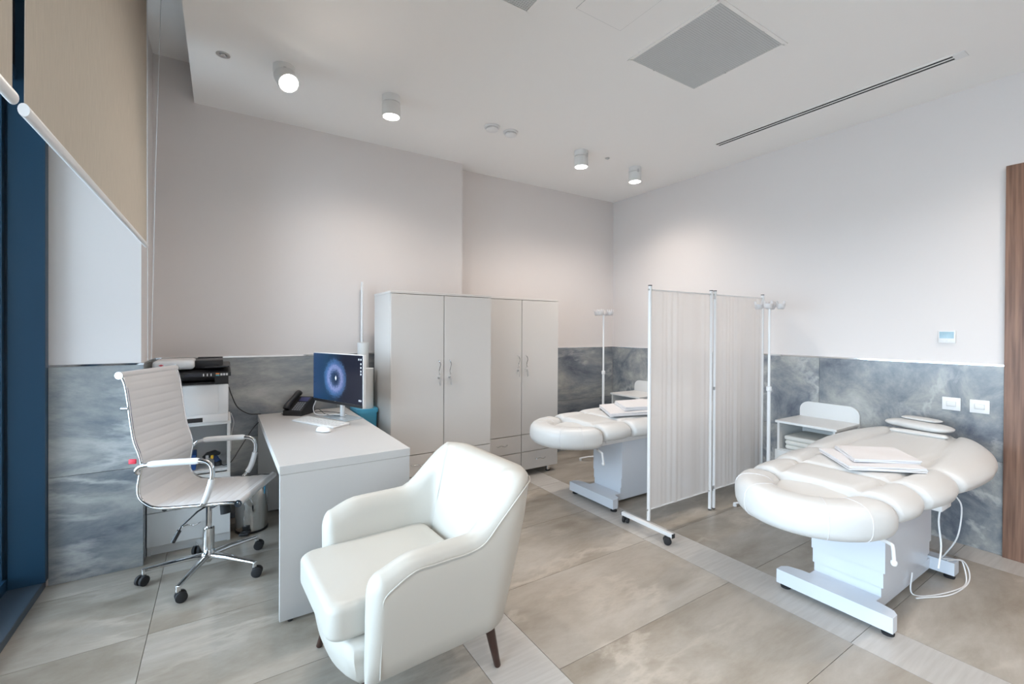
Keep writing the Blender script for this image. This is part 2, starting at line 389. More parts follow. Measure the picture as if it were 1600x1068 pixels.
# ------------------------------------------------------------------ ceiling fittings
def spot(x, y, label, tilt=None, rz=0, screw=0):
    t = thing('ceiling_spotlight', label, 'ceiling lamp', (x, y, Zc), rz, 'white cylinder spotlights on the ceiling')
    R_ = .061
    MB().lathe([(R_, 0), (R_, -.045), (R_-.004, -.048), (.02, -.048)]).build('mounting_ring', M['lampb'], t)
    Mx = Matrix.Translation((0, 0, -.05))
    if tilt: Mx = Matrix.Translation((0, 0, -.052)) @ Matrix.Rotation(math.radians(tilt[0]), 4, Vector(tilt[1])) 
    MB().lathe([(.02, 0), (R_-.003, 0), (R_, -.004), (R_, -.088), (R_-.003, -.091), (R_-.007, -.089)]).xf(Mx).build('barrel', M['lampb'], t)
    MB().lathe([(.0005, -.085), (R_-.007, -.085), (R_-.007, -.089), (.0005, -.0895)]).xf(Mx).build('diffuser', M['glow'], t)
    a = screw
    MB().box(R_-.003, R_+.004, -.008, .008, -.062, -.03, .001).xf(Matrix.Rotation(a, 4, 'Z')).build('pivot_screw', M['steel'], t)
    l = bpy.data.lights.new('spot_beam', 'SPOT'); l.energy = LAMP; l.color = (1, .89, .80); l.spot_size = math.radians(150); l.spot_blend = 1; l.shadow_soft_size = .05
    lo = bpy.data.objects.new('spot_beam', l); C.objects.link(lo); lo.parent = t
    lo.matrix_local = Mx @ Matrix.Translation((0, 0, -.10))
    return t
LAMP = 32
spot(.318, 3.075, 'white cylinder ceiling spotlight nearest the blind, its lit face tilted to the camera', (40, (-.94, -.35, 0)), 0, -1.6)
spot(.978, 3.065, 'white cylinder ceiling spotlight second from the blind, beside the smoke detectors', screw=PI*.4)
spot(2.70, 3.065, 'white cylinder ceiling spotlight above the farther treatment bed, third from the blind', screw=-1.3)
spot(3.41, 3.08, 'white cylinder ceiling spotlight nearest the far corner of the room', screw=-1.9)
for x, lb in ((.3, 'nearest the windows'), (.98, 'second from the windows'), (2.7, 'second from the door wall'), (3.41, 'nearest the door wall')):
    spot(x, .1, 'added white cylinder ceiling spotlight of the unseen front row, '+lb)  # unseen row, added to lift the interior brightness
for x, lb in ((.98, 'nearer the windows'), (2.7, 'nearer the door')): spot(x, -1.6, 'added unseen white cylinder ceiling spotlight by the near wall, '+lb)  # unseen pair behind the camera, added as extra interior light

def detector(x, y, label, r=.058):
    t = thing('smoke_detector', label, 'smoke detector', (x, y, Zc), 0)
    MB().lathe([(r, 0), (r, -.008), (r*.93, -.012), (.02, -.012)]).build('base', M['plastic'], t)
    MB().lathe([(r*.72, -.012), (r*.80, -.020), (r*.80, -.026), (r*.5, -.034), (.001, -.036)]).build('cap', M['plastic'], t)
    MB().lathe([(r*.73, -.012), (r*.73, -.0195)]).build('shade_ring', M['gap'], t)  # dark band paints the shade between base and cap
    g = MB()
    for k in range(10):
        a = 2*PI*k/10; g.box(-.004, .004, -.001, .001, -.0205, -.012).v[-8:] 
    return t
detector(1.788, 3.081, 'round white smoke detector on the ceiling, left one of the pair', .062)
detector(1.962, 3.080, 'round white smoke detector on the ceiling, right one of the pair', .060)
def sprinkler(x, y, label, r=.03):
    t = thing('sprinkler', label, 'sprinkler', (x, y, Zc), 0)
    MB().lathe([(r*.55, .0), (r*.6, -.003), (r, -.003), (r*1.0, 0)]).build('rosette', M['steel'], t)
    MB().lathe([(r*.45, 0), (r*.4, -.012), (.004, -.014)]).build('head', M['steel'], t)
sprinkler(.005, 3.135, 'small recessed sprinkler with a metal rosette near the blind', .036)
sprinkler(3.008, 3.051, 'tiny recessed sprinkler between the two far spotlights', .022)

def grille(x0, x1, y0, y1, label):
    t = thing('ceiling_grille', label, 'vent grille', ((x0+x1)/2, (y0+y1)/2, Zc), 0, 'square perforated grilles')
    a, b_ = (x1-x0)/2, (y1-y0)/2
    f = .016
    MB().box(-a-f, a+f, -b_-f, -b_+.004, -.005, 0).box(-a-f, a+f, b_-.004, b_+f, -.005, 0).box(-a-f, -a+.004, -b_, b_, -.005, 0).box(a-.004, a+f, -b_, b_, -.005, 0).build('frame', M['ceil'], t, smooth=0)
    MB().box(-a, a, -b_, b_, -.0012, -.0002).build('backing', mat('duct_grey', (.34, .35, .35), .8), t, smooth=0)
    g = MB(); p = .0125; hw = .0036
    n = int(2*a/p)
    for k in range(n+1):
        x = -a+k*2*a/n; g.box(x-hw, x+hw, -b_, b_, -.0042, -.0030)
    n = int(2*b_/p)
    for k in range(n+1):
        y = -b_+k*2*b_/n; g.box(-a, a, y-hw, y+hw, -.0043, -.0031)
    o = g.build('perforated_sheet', M['grey'], t, smooth=0)
    for sx, sy in ((-1, -.2), (1, .2), (-.35, 1), (.35, -1)):
        MB().lathe([(.006, -.004), (.006, -.007), (.001, -.0075)], sx*(a-.006), sy*(b_-.006), 10).build('screw', M['steel'], t)
    return t
grille(2.028, 2.618, 1.300, 1.866, 'large square perforated grey grille in the middle of the ceiling')
grille(.690, 1.283, 1.300, 1.871, 'perforated grey ceiling grille cut off by the top edge, only one corner in view')
t = thing('access_hatch', 'flush white access hatch outlined by a thin line between the two grilles', 'hatch', (1.63, 1.565, Zc))
MB().box(-.155, .155, -.155, .155, -.0012, 0).build('reveal', mat('hatch_gap', (.5, .5, .5), .9), t, smooth=0)
MB().box(-.1528, .1528, -.1528, .1528, -.0022, -.0012).build('lid', M['ceil'], t, smooth=0)
t = thing('slot_diffuser', 'long white linear slot air diffuser with two dark slots near the right wall', 'air diffuser', (3.578, 1.58, Zc))
MB().box(-.044, .044, -.76, .735, -.001, -.0002).build('slot_shade', M['gap'], t, smooth=0)  # flat black sheet stands in for the shade inside the slots
g = MB()
for x0, x1 in ((-.048, -.030), (-.006, .006), (.030, .048)): g.box(x0, x1, -.76, .735, -.004, 0)
g.box(-.04, .04, .733, .737, -.004, 0).build('flange', M['ceil'], t, smooth=0)
MB().box(-.042, .042, -.81, -.755, -.0045, 0, .001).build('end_cap', M['plastic'], t, smooth=0)

# ------------------------------------------------------------------ wall fittings
t = thing('wall_display', 'small white wall panel with a blue grey screen above the stone near the door', 'control panel', (Xr, .97, 1.367), -PI/2)
MB().box(-.044, .044, -.016, 0, -.042, .042, .004).build('body', M['plastic'], t)
MB().box(-.036, .036, -.0172, -.0155, -.010, .034).build('display', vary(emis('lcd', (.18, .30, .36), .55), (.1, .15, .2), (.3, .4, .45), 8), t, smooth=0)
for k in (-.02, .0, .02): MB().box(k-.005, k+.005, -.0168, -.0155, -.030, -.024).build('button', M['white'], t, smooth=0)
def switch(y, label):
    t = thing('light_switch', label, 'light switch', (Xr-PT, y, .920), -PI/2, 'light switches')
    MB().box(-.046, .046, -.009, 0, -.043, .043, .003).build('plate', M['plastic'], t)
    MB().box(-.024, .024, -.012, -.008, -.017, .017, .001).build('rim', mat('switch_rim', (.62, .62, .60), .4), t)
    MB().box(-.022, .022, -.015, -.010, -.015, .015, .002).build('rocker', M['white'], t)
for y, lb in ((.943, 'left one of the two white light switches on the stone near the door'), (.809, 'right one of the two white light switches, closest to the wooden door')):
    switch(y, lb)
for o in bpy.data.objects:
    if o.name.startswith('light_switch'): o.rotation_euler = (0, 0, -PI/2)

# ------------------------------------------------------------------ roller blinds
XB_ = -.335
def blind(y0, y1, zb, label, end=True):
    t = thing('roller_blind', label, 'roller blind', (XB_, (y0+y1)/2, Zp), 0, 'beige roller blinds')
    hl = (y1-y0)/2
    g = MB(); n = 40
    top = 3.165-Zp; bot = zb-Zp
    r1 = [[(.0006+.004*math.sin(i*.5)*math.sin(i*.17), -hl+2*hl*i/n, top), (-.0006+.004*math.sin(i*.5)*math.sin(i*.17), -hl+2*hl*i/n, top)] for i in range(n+1)]
    vs = []; fs = []
    for i in range(n+1):
        y = -hl+2*hl*i/n; wv = .0035*math.sin(i*.45+1)
        vs += [(.0007, y, top), (.0007+wv, y, (top+bot)/2), (.0007, y, bot), (-.0007, y, top), (-.0007+wv, y, (top+bot)/2), (-.0007, y, bot)]
    for i in range(n):
        a, b_ = 6*i, 6*i+6
        fs += [(a, b_, b_+1, a+1), (a+1, b_+1, b_+2, a+2), (a+3, a+4, b_+4, b_+3), (a+4, a+5, b_+5, b_+4), (a+2, b_+2, b_+5, a+5), (a, a+3, b_+3, b_)]
    fs += [(0, 1, 4, 3), (1, 2, 5, 4), (6*n, 6*n+3, 6*n+4, 6*n+1), (6*n+1, 6*n+4, 6*n+5, 6*n+2)]
    g.add(vs, fs).build('fabric', M['blind'], t)
    MB().rings([[(.009*math.cos(2*PI*j/16), y, bot-.008+.0135*math.sin(2*PI*j/16)) for j in range(16)] for y in (-hl-.004, hl+.004)]).build('bottom_bar', M['plastic'], t)
    MB().tube([(.031, -hl+.0, 3.185-Zp), (.031, hl-.0, 3.185-Zp)], .031, 20).build('roller', M['blind'], t)
    for yy in (hl+.002, -hl-.007): MB().box(-.005, .066, yy, yy+.005, 3.150-Zp, 0, .001).build('bracket', M['plastic'], t)
    if end:
        g = MB()
        g.tube([(.060, hl+.014, 3.18-Zp), (.030, hl+.10, 2.3-Zp), (.0, hl+.22, 1.22-Zp), (-.008, hl+.22, 1.21-Zp), (-.016, hl+.22, 1.22-Zp), (-.006, hl+.10, 2.3-Zp), (.002, hl+.014, 3.18-Zp)], .0010, 6)
        g.build('pull_chain', M['grey'], t)
    return t
blind(1.300, 3.045, 1.845, 'beige woven roller blind half lowered, the whole one nearer the back wall')
blind(-.95, 1.235, 1.845, 'beige woven roller blind at the left picture edge, nearer the camera', False)

# ------------------------------------------------------------------ wardrobes
def handle_v(x, z0, z1, y):
    return MB().tube(bez([(x, y, z0+.008), (x+.004, y-.018, z0+.012), (x-.006, y-.026, z0+.04), (x+.006, y-.026, z1-.04), (x-.004, y-.018, z1-.012), (x, y, z1-.008)], 4), .0042, 8)
def handle_h(x0, x1, z, y):
    return MB().tube(bez([(x0, y, z), (x0+.004, y-.018, z-.003), (x0+.035, y-.024, z+.005), (x1-.035, y-.024, z-.005), (x1-.004, y-.018, z+.003), (x1, y, z)], 4), .004, 8)
def wardrobe(x0, x1, y0, y1, z0, zt, zdoor, zmid, label):
    t = thing('wardrobe', label, 'wardrobe', ((x0+x1)/2, (y0+y1)/2, 0), 0, 'cream wardrobes')
    ox, oy = (x0+x1)/2, (y0+y1)/2
    a = (x1-x0)/2; f = y0-oy; bk = y1-oy
    T = .018
    g = MB().box(-a, -a+T, f+.02, bk, z0, zt-T).box(a-T, a, f+.02, bk, z0, zt-T).box(-a, a, f+.02, bk, z0, z0+T).box(-a+T, a-T, bk-.008, bk, z0, zt-T).box(-a+T, a-T, f+.022, bk, zdoor-.012, zdoor+.004).box(-.009, .009, f+.022, bk-.01, z0+T, zt-T)
    g.build('carcass', M['cream'], t, smooth=0)
    MB().box(-a-.004, a+.004, f, bk, zt-T, zt, .002).build('top_panel', M['cream'], t, smooth=0)
    g = .0030
    for s in (-1, 1):
        xa, xb = (-a+.001, -g) if s < 0 else (g, a-.001)
        d = MB().box(xa, xb, f, f+.018, zdoor+g, zt-T-.004, .0012, 1).build('door', M['cream'], t, smooth=0)
        hx = s*.046
        handle_v(hx, 1.035, 1.165, f).build('handle', M['chrome'], d)
        lk = MB().tube([(hx, f, 1.02), (hx, f-.008, 1.02)], .010, 14)
        lk.build('lock', M['chrome'], d)
        MB().tube([(hx, f-.008, 1.02), (hx, f-.03, 1.02)], .0025, 6).box(hx-.005, hx+.009, f-.032, f-.028, .975, 1.016, .001).box(hx-.001, hx+.007, f-.0345, f-.0285, .960, .985, .001).build('key', M['steel'], d)
        for za, zb in ((zmid, zdoor), (z0, zmid)):
            q = MB().box(xa, xb, f, f+.018, za+g, zb-g, .0012, 1).build('drawer', M['cream'], t, smooth=0)
            zc = (za+zb)/2; xc = (xa+xb)/2
            handle_h(xc-.055, xc+.055, zc+.01, f).build('handle', M['chrome'], q)
    for sx in (-1, 1):
        for yy in (f+.05, bk-.05):
            l = MB().cyl(sx*(a-.085), yy, .012, z0, .021, n=18).build('leg', M['chrome'], t)
            MB().cyl(sx*(a-.085), yy, 0, .012, .023, n=18).build('foot', M['rubber'], l)
    return t
wardrobe(1.056, 1.914, 3.30, 3.725, .10, 1.687, .438, .270, 'cream two-door wardrobe behind the desk, the nearer and left one')
wardrobe(1.957, 2.832, 3.545, 3.975, .06, 1.702, .402, .235, 'cream two-door wardrobe beside the farther bed, the right and farther one')

# ------------------------------------------------------------------ desk and what stands on it
t = thing('desk', 'pale grey rectangular office desk with a full front panel', 'desk', (.55, 3.14, 0))
MB().box(-.32, .32, -.765, .765, .708, .75, .002).build('desktop', M['desk'], t, smooth=0)
MB().box(-.318, .318, -.763, -.738, .012, .7075, .0015).build('front_panel', M['desk'], t, smooth=0)
MB().box(-.318, .318, .738, .763, .012, .7075, .0015).build('rear_panel', M['desk'], t, smooth=0)
MB().box(.27, .288, -.737, .737, .25, .7075).build('modesty_panel', M['desk'], t, smooth=0)
for x in (-.27, .27):
    for y in (-.75, .75): MB().cyl(x, y, 0, .012, .012, n=12).build('glide', M['black'], t)

# monitor: angled towards the office chair
an = math.radians(-69)
t = thing('computer_monitor', 'thin white-framed computer monitor showing a glowing blue ring on the desk', 'monitor', (.70, 3.39, .75), an)
hw, hh, cz = .305, .1815, .292
MB().box(-hw, hw, -.006, .020, cz-hh, cz+hh, .004).build('housing', M['plastic'], t)
s = MB().box(-hw+.004, hw-.004, -.0015, .0015, -hh+.022, hh-.004).build('screen', M['screen'], t, smooth=0); s.location = (0, -.0075, cz)
MB().box(-hw+.003, hw-.003, -.0095, -.0062, cz-hh+.002, cz-hh+.021).build('chin', M['black'], t, smooth=0)
for k, z in enumerate((.12, .095, .07, .05, -.13, -.13, .15, .15)):
    x = (.285, .285, .285, .285, .268, .285, .285, .262)[k]
    MB().box(x-.005, x+.005, -.0096, -.0091, cz+z-.006, cz+z+.006).build('icon', M['icon'], t, smooth=0)
for k in range(5):
    MB().box(-.285, -.279, -.0096, -.0091, cz+.10-k*.035-.004, cz+.10-k*.035+.004).build('icon', mat('dim_icon', (.02, .03, .06), .5), t, smooth=0)
g = MB().rings([[( -.01+math.cos(2*PI*j/4)*.010, y, cz+.006+math.sin(2*PI*j/4)*.018) for j in range(4)] for y in (-.0096, -.0091)]); g.build('emblem', M['icon'], t, smooth=0)
MB().tube([(-.07, .085, .006), (-.07, .085, .24)], .017, 14).box(-.09, .0, .018, .085, .21, .28, .003).build('stand', M['plastic'], t)
MB().box(-.18, .11, -.005, .14, 0, .006, .003).build('stand_base', M['glassplate'], t, smooth=0)

# keyboard
t = thing('keyboard', 'white slim keyboard on the desk before the monitor', 'keyboard', (.572, 3.325, .75), math.radians(-64))
K0 = MB(); K0.box(-.225, .225, -.065, .065, 0, .010, .004); K0.v = [(x, y, z+(.008 if z > .004 else 0)*(y+.065)/.13) for x, y, z in K0.v]
K0.build('case', M['plastic'], t)
kw = .0183
for r in range(5):
    z = .0105+.008*((-.05+r*.022)+.065)/.13
    for c in range(19):
        if r == 0 and 3 < c < 8: continue
        x = -.215+c*.0226; y = -.056+r*.0222
        MB().box(x, x+kw, y, y+kw, z, z+.003, .0008, 1).build('key', M['white'], t, smooth=0)
z = .0108; MB().box(-.215+4*.0226, -.215+8*.0226-.004, -.056, -.038, z, z+.003).build('key', M['white'], t, smooth=0)
# mouse
t = thing('computer_mouse', 'white computer mouse on the desk beside the keyboard', 'mouse', (.545, 3.04, .75), math.radians(-50))
rg = []
for i in range(13):
    s_ = -1+2*i/12; k = max(.02, (1-abs(s_)**2.6))**.5
    rg.append([(s_*.054, math.cos(a)*.029*k, max(0, .004+(.030*k*(1-.15*s_))*max(0, sp(math.sin(a), .8)))) for a in [2*PI*j/20 for j in range(20)]])
MB().rings(rg).build('shell', M['plastic'], t)
MB().box(.018, .036, -.0025, .0025, .024, .033, .002).build('scroll_wheel', M['grey'], t)

# telephone
t = thing('desk_telephone', 'black corded office telephone with handset beside the monitor', 'telephone', (.500, 3.775, .75), math.radians(-42))
prof = [(-.085, 0), (.085, 0), (.085, .118), (.06, .125), (-.085, .035)]
MB().rings([[(x, p[0], p[1]) for p in prof] for x in (-.075, .075)]).build('body', M['black'], t)
def onslope(x0, x1, y0, y1, up, th):
    sl = (.125-.035)/(.145)
    z = lambda y: .035+(y+.085)*sl
    return MB().add([(x0, y0, z(y0)+up), (x1, y0, z(y0)+up), (x1, y1, z(y1)+up), (x0, y1, z(y1)+up), (x0, y0, z(y0)+up+th), (x1, y0, z(y0)+up+th), (x1, y1, z(y1)+up+th), (x0, y1, z(y1)+up+th)],
        [(0,3,2,1),(4,5,6,7),(0,1,5,4),(1,2,6,5),(2,3,7,6),(3,0,4,7)])
onslope(-.012, .062, .012, .048, .0005, .002).build('display', mat('phone_display', (.10, .10, .22), .2), t, smooth=0)
for r in range(5):
    for c in range(4):
        x = -.012+c*.019; y = -.075+r*.016
        onslope(x, x+.013, y, y+.009, .0003, .003).build('key', mat('phone_key', (.22, .23, .25), .5) if r == c == 0 else bpy.data.materials['phone_key'], t, smooth=0)
sl = .62
hp = [(-.048, -.088, .052), (-.048, -.070, .075), (-.048, -.02, .108), (-.048, .035, .142), (-.048, .062, .150), (-.048, .075, .142)]
MB().tube(bez(hp, 5), [.017+.006*abs(math.cos(PI*i/25)) for i in range(26)], 12).build('handset', M['black'], t)
cp = [(-.03+.10*i/60*0-.04, -.09+.0*i, .0) for i in range(1)]
coil = [(-.085-.006*math.cos(i*1.1)+.02*math.sin(PI*i/70), -.085+i*.0018, .010+.006*math.sin(i*1.1)) for i in range(70)]
MB().tube(coil, .0018, 6).build('coiled_cord', M['rubber'], t)
# cable tangle behind the monitor
g = MB()
g.tube(bez([(.60, 3.82, .754), (.63, 3.74, .78), (.66, 3.62, .757), (.72, 3.50, .755), (.76, 3.42, .756)], 6), .0022, 6)
g.tube(bez([(.58, 3.76, .754), (.66, 3.72, .762), (.75, 3.66, .755), (.80, 3.55, .755), (.76, 3.48, .754), (.70, 3.52, .757)], 6), .0022, 6)
tag(g.build('cable_tangle', M['rubber'], None), 'thin black cables lying on the desk behind the monitor stand', 'cable')
g = MB().tube(bez([(.60, 3.66, .86), (.585, 3.68, .80), (.60, 3.64, .757), (.68, 3.60, .756), (.80, 3.52, .756)], 6), .0035, 6)
tag(g.build('white_cable', M['plastic'], None), 'white cable curling down behind the monitor onto the desk', 'cable')

# ------------------------------------------------------------------ blue tub with rolls, and the white pole
t = thing('blue_tub', 'bright blue tapered plastic tub standing between the desk and the wardrobe', 'tub', (.965, 3.70, 0))
def rr(hx, hy, r, z, n=5):
    out = []
    for cx, cy, a0 in ((hx-r, hy-r, 0), (-hx+r, hy-r, PI/2), (-hx+r, -hy+r, PI), (hx-r, -hy+r, 1.5*PI)):
        for k in range(n+1):
            a = a0+PI/2*k/n; out.append((cx+r*math.cos(a), cy+r*math.sin(a), z))
    return out
MB().rings([rr(.055, .10, .02, .0), rr(.075, .13, .02, .765), rr(.079, .134, .022, .775), rr(.071, .126, .018, .775), rr(.070, .124, .018, .70), rr(.052, .096, .018, .01)]).build('shell', M['bluep'], t)
MB().rings([rr(.080, .135, .022, .745), rr(.082, .137, .022, .772)]).build('rim', M['bluep'], t)
def roll(x, y, zb, zt, r, label, ph):
    prof = [(.001, zb)]; n = int((zt-zb)/.010)
    for k in range(n+1):
        z = zb+(zt-zb)*k/n; q = r*(1+.06*math.sin(z*9+ph)*.4+.0)
        prof += [(q-.0022, z), (q, min(zt, z+.004))]
    prof += [(r*.93, zt+.002), (r*.3, zt+.002), (r*.28, zt-.02), (.001, zt-.02)]
    o = MB().lathe(prof, 0, 0, 24).build('ribbed_roll', M['white'], None, smooth=60); o.location = (x, y, 0)
    return tag(o, label, 'roll', 'ribbed white rolls in the blue tub')
roll(.972, 3.755, .02, 1.288, .046, 'tall ribbed white roll, the taller and farther of the two in the blue tub', 1)
roll(.975, 3.645, .02, 1.088, .052, 'ribbed white roll, the shorter and nearer of the two in the blue tub', 2.5)
tag(MB().cyl(.992, 3.865, 0, 1.79, .011, n=14).cyl(.992, 3.865, 1.79, 1.796, .009, n=14).build('upright_pole', M['enamelc']), 'thin white pole standing upright behind the ribbed rolls', 'pole')

# ------------------------------------------------------------------ printer cabinet
cx, cy = -.166, 3.71
t = thing('printer_cabinet', 'low white cabinet with an open niche and drawers under the printer', 'cabinet', (cx, cy, 0))
a = .216; f = 3.52-cy; bk = .19
MB().box(-a, -a+.018, f, bk, 0, .772).box(a-.018, a, f, bk, 0, .772).box(-a+.018, a-.018, bk-.01, bk, .06, .772).box(-a+.018, a-.018, f+.02, bk, .46, .478).box(-a+.018, a-.018, f+.01, f+.028, .0, .055).build('carcass', M['white'], t, smooth=0)
MB().box(-a-.004, a+.004, f-.004, bk, .772, .79, .001).build('top_panel', M['white'], t, smooth=0)
for z0, z1 in ((.06, .263), (.267, .458)):
    q = MB().box(-a+.001, a-.001, f-.018, f-.0005, z0, z1, .001, 1).build('drawer', M['white'], t, smooth=0)
    handle_h(-.045, .055, (z0+z1)/2, f-.018).build('handle', M['chrome'], q)

t = thing('printer', 'white and black multifunction laser printer on the low cabinet', 'printer', (cx-.0, 3.71, .79))
f = -.205
MB().box(-.20, .205, f, .19, 0, .245, .008).build('body', M['plastic'], t)
MB().box(-.198, .203, f-.003, f+.01, .003, .052, .002).build('paper_tray', M['plastic'], t)
MB().box(-.11, .065, f-.006, f-.001, .008, .036, .002).build('tray_grip', M['black'], t)
MB().box(.15, .203, f-.003, f+.002, .056, .24, .001).build('side_panel', M['plastic'], t)
MB().box(-.198, .148, f-.003, f+.002, .056, .24, .001).build('front_cover', M['plastic'], t)
MB().box(-.20, .205, -.02, .19, .245, .315).box(-.20, -.17, f+.01, .19, .245, .315).box(.13, .205, f+.01, .19, .235, .315).build('output_bay', M['black'], t, smooth=0)
MB().box(-.17, .13, f+.04, -.02, .245, .258, .002).build('output_tray', M['black'], t)
MB().add([(-.20, f-.03, .300), (.218, f-.03, .300), (.218, .17, .315), (-.20, .17, .315), (-.20, f-.03, .325), (.218, f-.03, .325), (.218, .17, .365), (-.20, .17, .365)],
    [(0,3,2,1),(4,5,6,7),(0,1,5,4),(1,2,6,5),(2,3,7,6),(3,0,4,7)]).build('control_panel', M['black'], t, smooth=0)
def ctl(x0, x1, z0, z1, mt, nm='button'): MB().box(x0, x1, f-.033, f-.0295, z0, z1).build(nm, mt, t, smooth=0)
ctl(.135, .155, .314, .321, mat('orange_label', (.8, .25, .05), .5), 'panel_label'); ctl(.135, .155, .304, .312, mat('teal_label', (.10, .35, .40), .5), 'panel_label')
for x in (.165, .180, .195): ctl(x-.005, x+.006, .305, .319, M['steel'])
for x in (.07, .09, .11): ctl(x-.003, x+.003, .304, .320, M['grey'])
ctl(-.03, .06, .303, .321, mat('lcd_dark', (.03, .035, .05), .15), 'display')
for x in (-.17, -.12, -.09, -.06): ctl(x-.006, x+.006, .306, .318, M['steel'])
MB().box(-.195, .02, -.175, .12, .345, .405, .022, 4).build('document_feeder', M['plastic'], t)
MB().box(.02, .175, -.12, .12, .345, .398, .004).build('feeder_cover', M['black'], t)
g = MB().add([(.075, -.19, .352), (.21, -.20, .358), (.21, .06, .372), (.075, .06, .366), (.075, -.19, .358), (.21, -.20, .364), (.21, .06, .378), (.075, .06, .372)], [(0,3,2,1),(4,5,6,7),(0,1,5,4),(1,2,6,5),(2,3,7,6),(3,0,4,7)])
g.build('feeder_tray', M['black'], t, smooth=0)
for x, y in ((-.150, 0), (-.143, .003), (-.157, .003), (-.150, .006)):
    MB().box(x-.004, x+.004, -.1765, -.1745, .371+y, .376+y).build('logo_mark', M['red'], t, smooth=0)
MB().box(-.130, -.095, -.1762, -.1745, .3725, .3765).build('logo_lettering', M['grey'], t, smooth=0)
g = MB().tube(bez([(.045, 3.80, .98), (.06, 3.87, .92), (.10, 3.885, .82), (.17, 3.885, .765), (.225, 3.885, .757), (.25, 3.87, .758)], 6), .0035, 6)
tag(g.build('printer_cable', M['rubber']), 'black cable drooping from the printer to the desk', 'cable')
g = MB().tube(bez([(.058, 3.76, .80), (.075, 3.84, .72), (.062, 3.88, .63), (.058, 3.89, .5)], 6), .003, 6)
tag(g.build('mains_lead', M['plastic']), 'thin white lead hanging behind the low cabinet', 'cable')

for z0, z1, lb in ((.479, .520, 'dark blue flat box, the lower one in the cabinet niche'), (.5205, .575, 'dark blue flat box, the upper one in the cabinet niche')):
    q = MB().box(-.30, -.14, 3.57, 3.74, z0, z1, .003).build('flat_box', M['bluebox']); tag(q, lb, 'box', 'dark blue boxes in the niche')
t = thing('barcode_scanner', 'black handheld scanner with a yellow badge in the cabinet niche', 'scanner', (-.055, 3.62, .4785), .3)
MB().tube([(-.045, 0, .06), (-.02, 0, .078), (.02, .01, .082), (.05, .03, .07)], [.018, .026, .026, .016], 14, flat=.8).build('head', M['black'], t)
MB().tube([(.015, .01, .075), (.03, 0, .04), (.035, -.01, .024)], [.016, .015, .021], 12).build('grip', mat('navy_plastic', (.02, .05, .14), .4), t)
MB().box(-.012, .004, -.028, -.018, .055, .078, .002).build('badge', mat('yellow_badge', (.85, .5, .03), .5), t)
MB().box(-.040, -.024, -.026, -.016, .05, .082, .002).build('window', M['steel'], t)
MB().tube([(.035, -.01, .0), (.035, -.01, .028)], .022, 12).build('foot', M['black'], t)
g = MB().tube(bez([(-.005, 3.615, .486), (.02, 3.58, .484), (.06, 3.60, .50), (.12, 3.75, .56), (.20, 3.86, .66), (.26, 3.80, .74)], 6), .0028, 6)
tag(g.build('scanner_cable', M['rubber']), 'black cable running from the scanner in the niche up to the desk', 'cable')

# pedal bin
t = thing('pedal_bin', 'round chrome pedal bin beside the low cabinet under the desk edge', 'bin', (.180, 3.64, 0), -.4)
MB().lathe([(.098, .0), (.100, .004), (.100, .30), (.098, .302), (.001, .302)]).build('body', M['chrome'], t)
MB().lathe([(.103, 0), (.103, .012), (.098, .014)]).build('base_ring', M['black'], t)
MB().lathe([(.101, .303), (.101, .318), (.07, .330), (.001, .335)]).build('lid', M['chrome'], t)
MB().box(-.03, .03, -.145, -.095, .008, .024, .004).build('pedal', M['black'], t)
MB().box(-.022, .022, -.1035, -.097, .035, .055, .002).build('pedal_slot', M['black'], t)

# ------------------------------------------------------------------ office chair
OA = math.radians(-25)
t = thing('office_chair', 'white ribbed leather office chair with chrome arms and star base', 'office chair', (-.06, 3.12, 0), OA)
pf = [(-.305, 1.155), (-.285, 1.10), (-.270, 1.0), (-.262, .93), (-.245, .82), (-.222, .75), (-.210, .69), (-.218, .63), (-.226, .57), (-.218, .52), (-.185, .485), (-.13, .463), (0, .464), (.13, .470), (.20, .474), (.256, .474)]
P3 = [Vector((p[0], 0, p[1])) for p in pf]; cur = bez(P3, 8)
# re-sample evenly
def resample(c, d):
    out = [c[0]]; acc = 0
    for i in range(1, len(c)):
        seg = (c[i]-c[i-1]).length
        while acc+seg >= d:
            k = (d-acc)/seg; p = c[i-1].lerp(c[i], k); out.append(p); c[i-1] = p; seg = (c[i]-p).length; acc = 0
        acc += seg
    return out
ev = resample([p.copy() for p in cur], .0058)
W2 = .225
sh = MB(); rg = []
for i, p in enumerate(ev):
    tgt = ev[min(i+1, len(ev)-1)]-ev[max(i-1, 0)]; tgt.normalize(); nrm = Vector((-tgt.z, 0, tgt.x)) # one side
    ph = (i % 8)/8; rib = .0030*(abs(math.sin(PI*ph)))**.3
    th = .005+rib
    rg.append([(p.x+nrm.x*s_*th*k, y, p.z+nrm.z*s_*th*k) for y, s_, k in ((-W2, 1, .4), (-W2+.012, 1, 1), (0, 1, 1), (W2-.012, 1, 1), (W2, 1, .4), (W2, -1, .4), (W2-.012, -1, 1), (0, -1, 1), (-W2+.012, -1, 1), (-W2, -1, .4))])
sh.rings(rg).build('seat_shell', M['chairl'], t, smooth=60)
for s_ in (-1, 1):
    r = MB().tube([(p.x, s_*(W2+.006), p.z) for p in cur], .0065, 10, flat=1.3)
    r.build('side_rail', M['chrome'], t)
for (x, z), nm in (((-.309, 1.155), 'top_bar'), ((.262, .472), 'front_bar')):
    q = MB().tube([(x, -W2-.014, z), (x, W2+.014, z)], .018, 16).build(nm, M['chairl'], t)
    for s_ in (-1, 1):
        e_ = s_*(W2+.014)
        MB().tube([(x, e_, z), (x, e_+s_*.005, z)], .019, 16).tube([(x, e_+s_*.005, z), (x, e_+s_*.008, z)], .009, 12).build('end_cap', M['chrome'], q)
